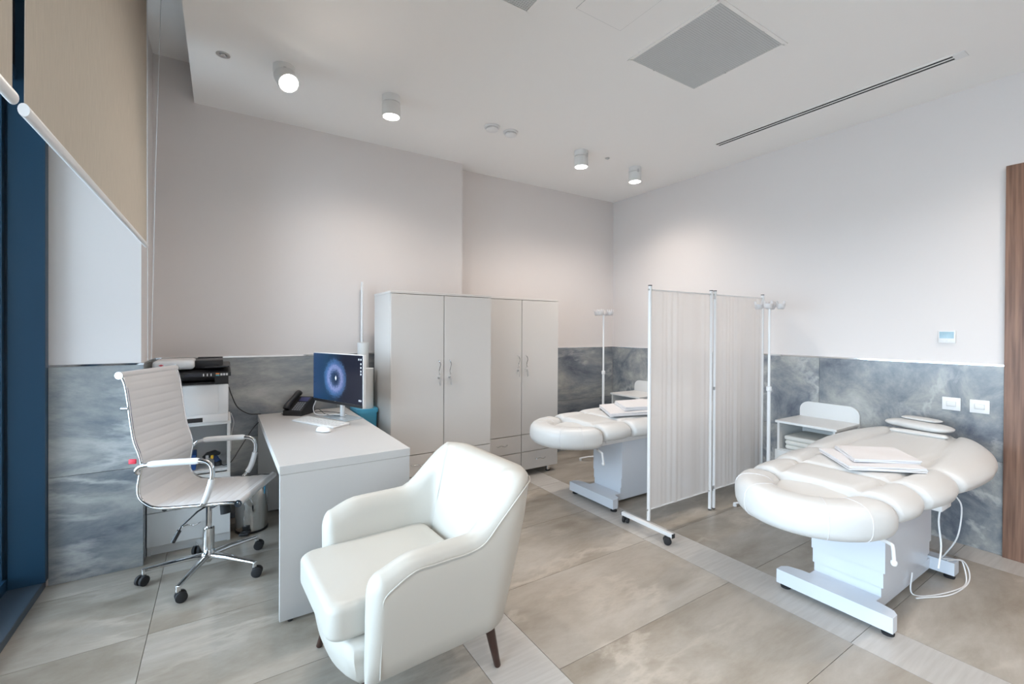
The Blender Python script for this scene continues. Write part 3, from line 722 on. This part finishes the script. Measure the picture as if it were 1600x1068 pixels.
MB().tube([(-.300, -W2-.004, .985), (-.300, W2+.004, .985)], .008, 10).tube([(-.300, -W2-.010, .985), (-.27, -W2-.010, .985)], .010, 10).tube([(-.300, W2+.010, .985), (-.27, W2+.010, .985)], .010, 10).build('back_brace', M['chrome'], t)
MB().box(-.262, -.228, -W2-.022, -W2-.012, .700, .725, .003).build('red_tag', M['red'], t)
for s_ in (-1, 1):
    y = s_*.262
    path = bez([(-.222, s_*.235, .648), (-.215, y, .672), (-.185, y, .694), (-.10, y, .703), (.05, y, .709), (.105, y, .708), (.135, y, .69), (.146, y, .655), (.140, y, .60), (.120, y, .53), (.098, s_*.250, .487), (.085, s_*.238, .470)], 5)
    ar = MB().tube(path, .0115, 12).build('armrest', M['chrome'], t)
    pad = [(p.x, p.y, p.z+.001) for p in path if p.x < .088 and p.z > .697]
    MB().tube(pad, [.013]+[.0165]*(len(pad)-2)+[.014], 14).build('arm_pad', M['plastic'], ar)
    pad2 = [(p.x, p.y, p.z) for p in path if p.z < .62 and p.z > .49 and p.x > .08]
    MB().tube(pad2, .0155, 14).build('arm_pad', M['plastic'], ar)
mech = MB().box(-.13, .10, -.06, .06, .415, .440, .008).box(-.05, .06, -.045, .045, .385, .418, .01)
for s_ in (-1, 1): mech.tube([(-.11, s_*.05, .435), (-.12, s_*.14, .448), (-.10, s_*.232, .455)], .012, 8).tube([(.09, s_*.05, .435), (.13, s_*.14, .452), (.13, s_*.232, .46)], .012, 8)
mech.build('tilt_mechanism', M['black'], t)
MB().tube([(.085, -.0, .405), (.095, -.01, .335)], .026, 18).build('tension_knob', M['rubber'], t)
MB().tube([(.05, -.06, .42), (.03, -.175, .415), (-.035, -.204, .351), (-.045, -.209, .326)], .0045, 8).tube([(-.043, -.207, .330), (-.068, -.219, .275)], .011, 10).build('height_lever', M['black'], t)
MB().cyl(0, 0, .255, .39, .0145, n=18).build('gas_lift', M['chrome'], t)
MB().lathe([(.026, .13), (.028, .145), (.028, .255), (.022, .262), (.001, .263)]).lathe([(.001, .055), (.012, .06), (.02, .075), (.034, .085), (.036, .105), (.026, .135), (.001, .136)]).build('column', M['chrome'], t)
def caster(parent, x, y, r, ang, stem=.11, double=True, top=None, mt=None):
    g = MB(); ca, sa = math.cos(ang), math.sin(ang)
    for s_ in (-1, 1):
        prof = [(.001, 0), (r*.8, 0), (r, .003), (r, .017), (r*.7, .021), (.001, .021)]
        w_ = MB().lathe(prof, n=20)
        Mx = Matrix.Translation((x, y, r)) @ Matrix.Rotation(ang, 4, 'Z') @ Matrix.Translation((.012, s_*.004, 0)) @ Matrix.Rotation(-s_*PI/2, 4, 'X')
        w_.xf(Mx); g.add(w_.v, w_.f)
    g.tube([(x+ca*.012, y+sa*.012, r*1.1), (x, y, r*2.0)], [.010, .011], 10)
    c_ = g.build('caster', M['rubber'], parent)
    if stem: MB().cyl(x, y, r*1.9, stem, .007, n=10).build('stem', M['chrome'], c_)
    return c_
base_ang = [math.radians(k)-OA for k in (174, 102, 32, -42, -115)]
for i, a_ in enumerate(base_ang):
    ca, sa = math.cos(a_), math.sin(a_)
    pts = [(ca*.02, sa*.02, .098), (ca*.12, sa*.12, .096), (ca*.30, sa*.30, .078)]
    lg = MB().tube(pts, [.021, .018, .012], 12, flat=.8).tube([(ca*.295, sa*.295, .085), (ca*.295, sa*.295, .055)], .012, 10).build('leg', M['chrome'], t)
    caster(lg, ca*.295, sa*.295, .027, a_+(.9, 2.6, -.8, .5, 2.2)[i], .06)

# ------------------------------------------------------------------ armchair
AC = thing('armchair', 'off-white leather tub armchair with dark wooden legs in front of the desk', 'armchair', (.70, 1.83, 0), math.radians(3))
# local: x forward is -x world; u-shaped shell path of outer points, near arm front -> back -> far arm front
def shell_path():
    pts = []
    yo = .370; xf = -.265; xb = .375; rc = .165
    n = 14
    for i in range(n+1): pts.append((xf+(xb-rc-xf)*i/n, -yo, 0, -1))
    for i in range(1, 9):
        a_ = -PI/2+PI/2*i/9; pts.append((xb-rc+rc*math.cos(a_), -yo+rc+rc*math.sin(a_), math.cos(a_), math.sin(a_)))
    for i in range(13): pts.append((xb, -yo+rc+(2*yo-2*rc)*i/12, 1, 0))
    for i in range(1, 9):
        a_ = PI/2*i/9; pts.append((xb-rc+rc*math.cos(a_), yo-rc+rc*math.sin(a_), math.cos(a_), math.sin(a_)))
    for i in range(n+1): pts.append((xb-rc-(xb-rc-xf)*i/n, yo, 0, 1))
    return pts
def smooth01(t): t = max(0, min(1, t)); return t*t*(3-2*t)
def shell_z(x, y, nx):
    """height of the top rail by position: arms low, sweeping up into the back"""
    zt = .605+.03*smooth01((x+.31)/.14)
    if abs(y) > .20: zt += .185*smooth01((x-.10)/.23)
    else: zt += .185
    return zt
rings = []
SP = shell_path(); seamA = []
for i, (x, y, nx, ny) in enumerate(SP):
    front = max(0, (-.165-x)/.14) if abs(y) > .3 else 0      # 0..1 towards the arm front
    zt = .605+.02*smooth01((x+.27)/.12)
    up = smooth01((x-.06)/.26) if nx < .5 else 1
    zt += .19*max(up, nx)
    drop = .055*(1-math.sqrt(max(0, 1-min(1, front)**2)))
    zt -= drop
    zb = .205
    thick = .105 + .035*max(up, nx)
    rake = lambda z: .125*max(0, (z-.20)/.6)**1.1      # back leans out with height
    flare = lambda z: -.055*(1-max(0, min(1, (z-.18)/.42)))  # sides taper in towards the bottom
    inner_lean = .0
    def P(off, z):
        k = max(nx, .9*up)
        xx = x+nx*off + rake(z)*k - .09*k
        yy = y+ny*off + ny*flare(z)
        if front > 0 and off < 0: pass
        return (xx, yy, z)
    ztm = zt
    hh_ = ztm-zb
    r_ = .040
    sec = [(-.02, zb), (-.004, zb+.015), (.0, zb+.08), (.004, zb+hh_*.45), (.004, zb+hh_*.72), (.0, ztm-.055), (-.008, ztm-.022), (-.028, ztm-.004), (-thick*.5, ztm+.004), (-thick+.030, ztm-.004), (-thick+.008, ztm-.024), (-thick, ztm-.06),
           (-thick-.004-.02*max(up, nx), zb+hh_*.55), (-thick-.02*max(up, nx), .34), (-thick, .26), (-thick+.02, zb)]
    rings.append([P(o_, z) for o_, z in sec])
    seamA.append(P(.003, ztm-.040))
# rounded arm fronts: extra shrunken end rings
def endcap(ring, dirx):
    cx_ = sum(p[0] for p in ring)/len(ring); cy_ = sum(p[1] for p in ring)/len(ring); cz_ = sum(p[2] for p in ring)/len(ring)
    out = []
    zmx = max(p[2] for p in ring); zmn = min(p[2] for p in ring)
    for q in range(1, 9):
        th_ = PI/2*q/8; k = max(.04, math.cos(th_)); dx = .046*math.sin(th_)
        out.append([(p[0]+dirx*dx, cy_+(p[1]-cy_)*k, p[2]-(.085*(1-k))*max(0, (p[2]-zmn)/(zmx-zmn))**4) for p in ring])
    return out
ec0 = endcap(rings[0], -1); ec1 = endcap(rings[-1], -1)
MB().rings(ec0[::-1]+rings+ec1).build('shell', M['leather'], AC, smooth=70)
fr = lambda sg: [Vector((SP[0][0]-.006, sg*(.3705-.055*(1-max(0, min(1, (z-.18)/.42)))), z)) for z in (.23, .30, .38, .46, .515)]
a0, a1 = fr(-1), fr(1)
kk = [Vector(p) for p in seamA]
MB().tube(bez(a0+[kk[1]+Vector((-.004, 0, -.012))]+kk[3:-3:2]+[kk[-4], kk[-2]+Vector((-.004, 0, -.012))]+a1[::-1], 4), .0028, 6).build('piping', M['leather'], AC)
# base and seat cushion
def pillow(x0, x1, y0, y1, z0, z1, name, mt, parent, puff=.012, r=.035, n=18, taper=0):
    rg = []
    def ring(z, inset, rad):
        hx, hy = (x1-x0)/2-inset, (y1-y0)/2-inset
        cx_, cy_ = (x0+x1)/2, (y0+y1)/2
        return [(cx_+p[0], cy_+p[1], p[2]) for p in rr(hx, hy, max(.004, min(rad, hx*.95, hy*.95)), z, 6)]
    H_ = z1-z0
    prof = []
    for k in range(7):
        a_ = -PI/2+PI/2*k/6; prof.append((z0+r*(1+math.sin(a_)), r*(1-math.cos(a_))+taper*(1-0)))
    for k in range(7):
        a_ = PI/2*k/6; prof.append((z1-r*(1-math.sin(a_)), r*(1-math.cos(a_))))
    mi = min(x1-x0, y1-y0)/2-r-.02
    for ins, dz in ((.3, .5), (.6, .85), (.93, 1)): prof.append((z1+puff*dz, r+ins*mi))
    for z, ins in prof: rg.append(ring(z, ins, .05+0*ins if ins < r else .05))
    return MB().rings(rg).build(name, mt, parent, smooth=70)
pillow(-.415, .15, -.235, .262, .335, .468, 'seat_cushion', M['leather'], AC, .014, .030)
g = []
def ring_base(z, ins, xf):
    pts = []
    n = 14
    hy = .262-ins
    for j in range(n+1):
        v = -1+2*j/n; pts.append((xf+.05*abs(v)**3, v*hy+.012, z))
    pts += [(.22, hy+.012, z), (.22, -hy+.012, z)]
    return pts
MB().rings([ring_base(.165, .05, -.325), ring_base(.172, .025, -.355), ring_base(.20, .01, -.372), ring_base(.27, .0, -.385), ring_base(.315, .004, -.385), ring_base(.332, .02, -.372), ring_base(.336, .05, -.34)]).build('seat_base', M['leather'], AC, smooth=60)
for x, y, dx, dy in ((-.27, -.21, -.03, -.02), (-.27, .25, -.05, .06), (.22, -.21, .035, -.03), (.22, .22, .03, .03)):
    MB().rings([[(x+dx*(1-k)+.001+math.cos(q)*r_, y+dy*(1-k)+math.sin(q)*r_, z) for q in [2*PI*j/12 for j in range(12)]] for k, r_, z in ((0, .011, 0), (0, .014, .006), (1, .024, .215))]).build('leg', M['legwood'], AC)
MB().box(-.280, -.250, -.324, -.320, .168, .206).build('care_tag', mat('grey_tag', (.06, .065, .075), .6), AC, smooth=0)

# ------------------------------------------------------------------ treatment beds
def section(x0, x1, wfun, ztop, h, sm=.07, n=34, m_=60, slope=0, groove=.19, gd=.020):
    """one padded section: rounded tube-like pad from x0 to x1 with half width wfun(x)"""
    rg = []
    for i in range(n+1):
        # cosine spacing to resolve the rounded ends
        u = .5-.5*math.cos(PI*i/n); x = x0+(x1-x0)*u
        d = min(x-x0, x1-x)/sm; e_ = math.sqrt(max(0, 1-(1-min(1, d))**2))
        e_ = max(e_, .03); tp = max(0, 1-min(x-x0, x1-x)/.022)**2
        hw_ = wfun(x)*(1-.04*(1-e_))*(1-.25*tp); hz = h/2
        zt = ztop+slope*(x-x0); zc_ = zt-h/2
        ring = []
        tops = 46; bots = 14
        for j in range(tops+bots):
            if j < tops: v = math.cos(PI*j/(tops-1)); s_ = (1-abs(v)**4.5)**(1/2.4) if abs(v) < 1 else 0
            else: v = -math.cos(PI*(j-tops+1)/(bots+1)); s_ = -(1-abs(v)**5)**(1/2.2)
            y = hw_*v
            if s_ >= 0:
                z = zc_ + hz*s_*(.76+.24*e_)*(1-.5*tp)
                gr = groove(x) if callable(groove) else groove
                q = abs(y)-gr
                z -= gd*math.exp(-(q/.013)**2)*min(1, s_*1.5)*e_
                z += .012*e_*s_*math.sin(min(1, max(0, q/max(.05, hw_-gr)))*PI)
                z -= .006*e_*(1-min(1, abs(y)/gr)**2)*.0
            else:
                z = zc_ + hz*s_*(.75+.25*e_)*.85*(1-.9*tp)
            ring.append((x, y, z))
        rg.append(ring)
    return MB().rings(rg)
def bed(loc, label):
    t = thing('treatment_bed', label, 'treatment bed', loc, 0, 'white cosmetic treatment beds')
    X = lambda x: x-3.05
    # bolster round the foot end
    path = []; zc_ = .602
    xs, hw_ = 2.385, .238
    for i in range(33):
        a_ = PI/2+PI*i/32
        path.append(Vector((X(xs)+.265*math.cos(a_), hw_*math.sin(a_), 0)))
    rg = []
    for i, p in enumerate(path):
        tg = path[min(i+1, 32)]-path[max(i-1, 0)]; tg.normalize(); nr = Vector((tg.y, -tg.x, 0))
        e_ = 1
        k = min(i, 32-i)/1.6; e_ = math.sqrt(max(.30, 1-(1-min(1, k))**2))
        rg.append([p+nr*(.092*sp(math.cos(b_), .75)*(.9+.1*e_))+Vector((0, 0, zc_+.080*sp(math.sin(b_), .75)*(.75+.25*e_))) for b_ in [2*PI*j/24 for j in range(24)]])
    MB().rings(rg).build('foot_bolster', M['vinyl'], t, smooth=80)
    for i in (11, 5, 22, 27):
        p = path[i]; tg = path[i+1]-path[i-1]; tg.normalize(); nr = Vector((tg.y, -tg.x, 0))
        MB().tube([p+nr*(.0924*sp(math.cos(b_), .75))+Vector((0, 0, zc_+.0804*sp(math.sin(b_), .75))) for b_ in [2*PI*j/24 for j in range(24)]], .0016, 5, closed=True).build('seam', M['linen'], t)
    # pad in the middle of the bolster
    rg = []
    for k in range(7):
        q = k/6; s_ = math.sqrt(1-q*q*.98)
        rg.append([(X(2.425)+(.235*math.cos(a_) if math.cos(a_) < 0 else .03*math.cos(a_))*s_, .21*math.sin(a_)*s_, .60+.062*q) for a_ in [2*PI*j/32 for j in range(32)]])
    MB().rings(rg).build('foot_pad', M['vinyl'], t, smooth=80)
    w1 = lambda x: .395+.01*math.sin((x-X(2.42))/.27*PI)
    section(X(2.405), X(2.70), lambda x: .325+.025*math.sin(max(0, min(1, (x-X(2.405))/.295))*PI), .690, .145, groove=lambda x: .17+.10*(x-X(2.405))).build('leg_cushion', M['vinyl'], t, smooth=80)
    section(X(2.685), X(3.10), lambda x: .350+.03*math.sin(max(0, min(1, (x-X(2.685))/.415))*PI), .697, .150, sm=.08, groove=lambda x: .20+.06*(x-X(2.685))).build('seat_cushion', M['vinyl'], t, smooth=80)
    def wh(x):
        u = (x-X(3.08))/.91
        if u < .42: return .375+.035*math.sin(PI*max(0, u)/.84)
        v = (u-.42)/.58
        return .15+.255*math.sqrt(max(0, 1-v**1.9))
    section(X(3.08), X(3.97), wh, .700, .150, sm=.09, n=36, slope=.045, groove=lambda x: .225-.09*(x-X(3.08))).build('back_cushion', M['vinyl'], t, smooth=80)
    # shallow roll under the head
    ps = [(X(3.80), y, .742) for y in (-.145, -.13, -.05, .05, .13, .145)]
    MB().tube(ps, [.012, .026, .028, .028, .026, .012], 14, flat=.55).build('head_roll', M['vinyl'], t)
    # frame under the cushions
    MB().box(X(2.45), X(3.75), -.18, .18, .505, .540, .004).box(X(2.55), X(2.85), -.20, .20, .52, .555, .004).build('under_frame', M['enamelc'], t, smooth=0)
    # column with stepped sleeve
    for nm, hy_, za, zb_ in (('column', .165, .205, .51), ('column_sleeve', .158, .130, .2055), ('column_sleeve', .150, .083, .1305)):
        MB().box(X(2.750), X(3.42), -hy_, hy_, za, zb_).build(nm, M['enamel'], t, smooth=0)
    MB().box(X(2.66), X(3.54), -.15, .15, .028, .085, .003).build('base_beam', M['enamel'], t, smooth=0)
    for x0, x1 in ((2.56, 2.64), (3.46, 3.54)):
        a0, a1 = X(x0), X(x1)
        MB().rings([[(x, y, z) for x, y in ((a0, -.255), (a1-.03, -.255), (a1, -.235), (a1+.02, -.17), (a1+.02, .17), (a1, .235), (a1-.03, .255), (a0, .255))] for z in (.028, .10)] if x0 < 3 else
                   [[(x, y, z) for x, y in ((a0, -.255), (a1, -.255), (a1, .255), (a0, .255))] for z in (.028, .10)]).build('foot_bar', M['enamel'], t, smooth=0)
        for y in (-.225, .225):
            MB().lathe([(.024, 0), (.026, .008), (.02, .014), (.008, .016), (.008, .03)], (a0+a1)/2, y, 16).build('foot_pad_rubber', M['rubber'], t)
    # tilt levers
    for s_ in (-1, 1):
        lv = MB().tube(bez([(X(2.60), s_*.06, .508), (X(2.48), s_*.14, .504), (X(2.425), s_*.225, .500), (X(2.402), s_*.290, .496), (X(2.402), s_*.300, .484), (X(2.41), s_*.302, .43)], 4), .0075, 10).build('lever', M['enamelc'], t)
        MB().rings([[(X(2.41)+.013*k*math.cos(q), s_*.302+.013*k*math.sin(q), .415+z) for q in [2*PI*j/14 for j in range(14)]] for k, z in ((.1, -.014), (.7, -.010), (1, 0), (.9, .008), (.3, .016))]).build('knob', M['plastic'], lv)
    MB().box(X(3.05), X(3.20), -.30, -.25, .49, .535, .008).build('cable_box', M['plastic'], t)
    return t
BY = 1.03
bed((3.05, BY, 0), 'white padded treatment bed in front of the fabric screen, near the wooden door')
bed((3.01, BY+1.70, 0), 'white padded treatment bed behind the fabric screen, near the wardrobes')

# cable of the nearer bed
g = MB().tube(bez([(3.13, .755, .50), (3.12, .76, .42), (3.10, .745, .30), (3.06, .745, .20)], 6), .004, 6)
tag(g.build('bed_cable', M['plastic']), 'short pale cable hanging below the nearer bed beside its column', 'cable')
g = MB().tube(bez([(3.30, .74, .53), (3.33, .72, .46), (3.33, .735, .30), (3.40, .80, .16), (3.47, .83, .106), (3.52, .775, .106), (3.56, .762, .08), (3.50, .735, .006), (3.35, .74, .005), (3.15, .80, .006), (3.10, .86, .006), (3.14, .87, .10)], 8), .0035, 6)
g.tube(bez([(3.45, .80, .11), (3.55, .764, .10), (3.575, .74, .04), (3.47, .725, .006), (3.25, .745, .006), (3.06, .83, .006)], 8), .0035, 6)
tag(g.build('floor_cable', M['plastic']), 'pale cable looped over the rear foot of the nearer bed and along the floor', 'cable')

# linen on the beds
def sheet(corners, z, th, name, label, zs=None, layers=3, mt='linen', group='folded linen on the treatment beds'):
    g = MB(); A, B_, C_, D_ = [Vector(c) for c in corners]
    n = 10
    for l in range(layers):
        sh_ = Vector((random.uniform(-.006, .006), random.uniform(-.006, .006)))
        z0 = z+l*th; vs = []; fs = []
        for k, dz in ((0, 0), (1, th*.86)):
            for i in range(n+1):
                for j in range(n+1):
                    u, v = i/n, j/n
                    p = A*(1-u)*(1-v)+B_*u*(1-v)+C_*u*v+D_*(1-u)*v+sh_
                    edge = min(u, 1-u, v, 1-v)
                    zz = z0+dz+.003*math.sin(u*7+l)*math.sin(v*5+l*2)*(1 if edge > 0 else .3)
                    vs.append((p.x, p.y, zz))
        q = (n+1)**2
        for i in range(n):
            for j in range(n):
                a_ = i*(n+1)+j; fs.append((a_, a_+n+1, a_+n+2, a_+1)); fs.append((q+a_, q+a_+1, q+a_+n+2, q+a_+n+1))
        for i in range(n):
            for (a_, b_) in ((i, i+1), (n*(n+1)+i+1, n*(n+1)+i)): fs.append((a_, b_, q+b_, q+a_))
            for (a_, b_) in (((i+1)*(n+1), i*(n+1)), (i*(n+1)+n, (i+1)*(n+1)+n)): fs.append((a_, b_, q+b_, q+a_))
        g.add(vs, fs)
    o = g.build(name, M[mt], None, smooth=50); return tag(o, label, 'linen', group)
sheet([(2.92, 1.235), (2.66, .99), (2.93, .76), (3.19, .99)], .703, .007, 'folded_sheet', 'folded white sheet lying flat on the nearer bed, the lower one')
sheet([(2.99, 1.18), (2.76, 1.00), (3.00, .80), (3.22, .98)], .7255, .006, 'folded_sheet', 'folded white sheet on top of the stack on the nearer bed')
sheet([(2.86, 2.98), (2.62, 2.60), (3.15, 2.46), (3.28, 2.92)], .706, .009, 'folded_sheet', 'folded white sheet on the farther bed behind the screen')
sheet([(2.98, 2.92), (2.80, 2.62), (3.20, 2.52), (3.30, 2.88)], .7345, .016, 'folded_sheet', 'puffy upper white sheet on the stack on the farther bed', layers=2)
def cushion(cx_, cy_, z, hx, hy, h, rz, label, name='pillow', n=20, pinch=0, tilt=0):
    rg = []
    for i in range(n+1):
        u = -1+2*i/n; k = (1-abs(u)**3.2)**.5 if abs(u) < 1 else .05; k = max(k, .05)
        wq = hx*(.80+.20*k)*(1-pinch*math.exp(-((u-.45)/.14)**2))
        rg.append([(wq*sp(math.cos(a_), .7)*(k**.35), u*hy, h/2+(h/2)*k*sp(math.sin(a_), .9)+tilt*math.cos(a_)) for a_ in [2*PI*j/24 for j in range(24)]])
    o = MB().rings(rg).build(name, M['vinyl'] if name == 'pillow' else M['linen'], None, smooth=80)
    o.location = (cx_, cy_, z); o.rotation_euler = (0, 0, rz)
    return tag(o, label, 'pillow')
cushion(3.90, 1.055, .752, .085, .185, .055, -.30, 'flat white head pillow at the head end of the nearer bed', pinch=.12)
cushion(3.94, 1.05, .806, .05, .11, .022, -.28, 'small thin white pad on top of the head pillow of the nearer bed')
cushion(3.72, 2.74, .748, .12, .20, .11, 0, 'soft white pillow on the farther bed, mostly hidden by the screen')

# ------------------------------------------------------------------ bedside cabinets
def rounded_back(hy, z0, z1, r, n=8):
    pts = [(-hy, z0), (hy, z0)]
    for k in range(n+1): a_ = PI/2*k/n; pts.append((hy-r+r*math.cos(a_), z1-r+r*math.sin(a_)))
    for k in range(n+1): a_ = PI/2+PI/2*k/n; pts.append((-hy+r+r*math.cos(a_), z1-r+r*math.sin(a_)))
    return pts
def bedside(y0, y1, label, linen_label):
    cy_ = (y0+y1)/2; hy = (y1-y0)/2
    t = thing('bedside_cabinet', label, 'bedside cabinet', (3.90, cy_, 0), 0, 'white bedside cabinets')
    xf, xb = -.185, .195
    MB().box(xf, xb, -hy+.012, -hy+.028, .075, .677).box(xf, xb, hy-.028, hy-.012, .075, .677).box(xb-.01, xb, -hy+.028, hy-.028, .075, .677).box(xf+.01, xb-.01, -hy+.028, hy-.028, .455, .471).box(xf+.01, xb-.01, -hy+.028, hy-.028, .075, .093).build('carcass', M['white'], t, smooth=0)
    MB().box(xf-.012, xb, -hy, hy, .677, .695, .002).build('top_panel', M['white'], t, smooth=0)
    MB().prism(rounded_back(hy-.003, .40, .818, .07), 'x', xb+.0005, xb+.016).build('back_panel', M['white'], t, smooth=40)
    MB().box(xf-.018, xf-.0005, -hy+.004, hy-.004, .235, .466, .001).build('drawer', M['white'], t, smooth=0)
    MB().box(xf-.018, xf-.0005, -hy+.004, hy-.004, .078, .231, .001).build('drawer', M['white'], t, smooth=0)
    for s_ in (-1, 1):
        MB().tube([(xf+.03, s_*(hy-.028), .645), (xf+.03, s_*(hy-.031), .645)], .004, 8).build('screw_cap', M['steel'], t)
        for x in (xf+.04, xb-.04): MB().cyl(x, s_*(hy-.04), 0, .075, .016, n=12).build('foot', M['black'], t)
    # linen in the open compartment
    g = MB(); z = .4715
    for k in range(3):
        g.box(3.90+xf+.025+random.uniform(0, .01), 3.90+xb-.03, cy_-hy+.06, cy_+hy-.045+random.uniform(-.01, 0), z, z+.036, .016, 4); z += .0355
    tag(g.build('folded_linen', M['linenc']), linen_label, 'linen')
bedside(1.452, 1.880, 'white bedside cabinet with rounded back panel beside the nearer bed', 'folded cream linen in the open shelf of the cabinet beside the nearer bed')
bedside(3.262, 3.690, 'white bedside cabinet with rounded back panel beside the farther bed', 'folded cream linen in the open shelf of the cabinet beside the farther bed')

# ------------------------------------------------------------------ folding fabric screen
t = thing('folding_screen', 'white folding privacy screen of pleated cloth between the two beds', 'privacy screen', (2.50, 2.115, 0))
def pole(x, y, z0, z1):
    p = MB().cyl(x, y, z0+.006, z1-.006, .0125, n=16).build('pole', M['enamelc'], t)
    MB().cyl(x, y, z1-.006, z1, .0135, n=16).build('end_cap', M['black'], p)
    if z0 < .05: MB().cyl(x, y, z0, z0+.006, .0135, n=16).build('end_cap', M['black'], p)
    for z in (z1-.032, .155):
        MB().tube([(x-.018, y, z), (x-.011, y, z)], .007, 10).tube([(x+.011, y, z), (x+.018, y, z)], .007, 10).build('bolt', M['steel'], p)
    return p
pole(0, 0, .075, 1.715); pole(.705, 0, .008, 1.715); pole(.748, -.004, .008, 1.715); pole(1.445, 0, .075, 1.715)
for x0, x1, sd in ((.022, .690, 1), (.764, 1.428, 5)):
    for zz in (1.683, .155): MB().tube([(x0-.012, 0, zz), (x1+.012, 0, zz)], .005, 8).build('cross_rail', M['enamelc'], t)
    rnd = random.Random(sd); n = 240; vs = []; fs = []; rowsz = [1.684, 1.66, 1.4, 1.0, .6, .3, .17, .150]
    phs = [rnd.uniform(0, 6.28) for _ in range(5)]
    for ri, z in enumerate(rowsz):
        for i in range(n+1):
            u = i/n; x = x0+(x1-x0)*u
            amp = .0022 if ri in (0, 7) else .0042
            y = amp*(math.sin(u*70+phs[0]+1.6*math.sin(u*7+phs[1]))*(.45+.55*math.sin(u*9+phs[2]))+1.2*math.sin(u*23+phs[3]+.5*math.sin(z*2)))
            vs.append((x, y, z))
    for ri in range(len(rowsz)-1):
        for i in range(n):
            a_ = ri*(n+1)+i; fs.append((a_, a_+1, a_+n+2, a_+n+1))
    MB().add(vs, fs).build('curtain', M['curtain'], t, smooth=80)
def footbar(x):
    fb = MB().box(x-.0125, x+.0125, -.225, .215, .052, .077, .002).build('foot_bar', M['enamelc'], t, smooth=0)
    MB().box(x-.013, x+.013, -.230, -.225, .0515, .0775).build('bar_cap', M['black'], fb, smooth=0)
    MB().box(x-.013, x+.013, .215, .220, .0515, .0775).build('bar_cap', M['black'], fb, smooth=0)
    for y in (-.195, .185):
        caster(fb, x, y, .0245, .6 if y > 0 else 2.4, 0)
footbar(-.03); footbar(1.46)
# hinge plates between the two middle poles
for z in (.18, .95, 1.66): MB().box(.715, .740, -.016, -.012, z-.012, z+.012).build('hinge', M['steel'], t, smooth=0)

# ------------------------------------------------------------------ infusion stands
def iv(x, y, ztop, label, a0):
    t = thing('infusion_stand', label, 'infusion stand', (x, y, 0), 0, 'white infusion stands')
    MB().cyl(0, 0, .05, .95, .013, n=16).build('lower_pole', M['enamelc'], t)
    MB().cyl(0, 0, .95, ztop-.03, .0095, n=14).build('upper_pole', M['enamelc'], t)
    MB().lathe([(.014, .93), (.019, .935), (.019, .965), (.012, .97)]).build('clamp', M['plastic'], t)
    for k in range(5):
        a_ = a0+2*PI*k/5; ca, sa = math.cos(a_), math.sin(a_)
        MB().tube([(ca*.01, sa*.01, .060), (ca*.15, sa*.15, .045), (ca*.245, sa*.245, .022)], [.013, .011, .010], 10, flat=.7).tube([(ca*.235, sa*.235, .022), (ca*.235, sa*.235, 0)], .014, 10).build('leg', M['enamelc'], t)
    hub = MB().lathe([(.001, ztop-.05), (.02, ztop-.045), (.022, ztop-.02), (.012, ztop), (.001, ztop+.004)]).build('top_hub', M['milky'], t)
    for k in range(4):
        a_ = .35+PI/2*k; ca, sa = math.cos(a_), math.sin(a_)
        cx_, cy_ = ca*.075, sa*.075
        h = MB().tube([(ca*.015, sa*.015, ztop-.03), (cx_*.6, cy_*.6, ztop-.034)], .007, 8)
        h.lathe([(.018, ztop-.052), (.024, ztop-.048), (.030, ztop-.03), (.032, ztop-.012), (.029, ztop-.012), (.026, ztop-.03), (.016, ztop-.046)], cx_, cy_, 18)
        for q in range(4):
            b_ = a_+PI/4+PI/2*q
            h.tube([(cx_+.0305*math.cos(b_), cy_+.0305*math.sin(b_), ztop-.014), (cx_+.034*math.cos(b_), cy_+.034*math.sin(b_), ztop+.002), (cx_+.033*math.cos(b_), cy_+.033*math.sin(b_), ztop+.012)], [.008, .006, .003], 8, flat=.6)
        h.build('hook_cup', M['milky'], t)
iv(3.60, 1.875, 1.622, 'white infusion stand at the wall end of the screen, beside the nearer cabinet', 2.24)
iv(3.42, 3.51, 1.61, 'white infusion stand with hook cups behind the farther bed, by the far corner', 2.4)
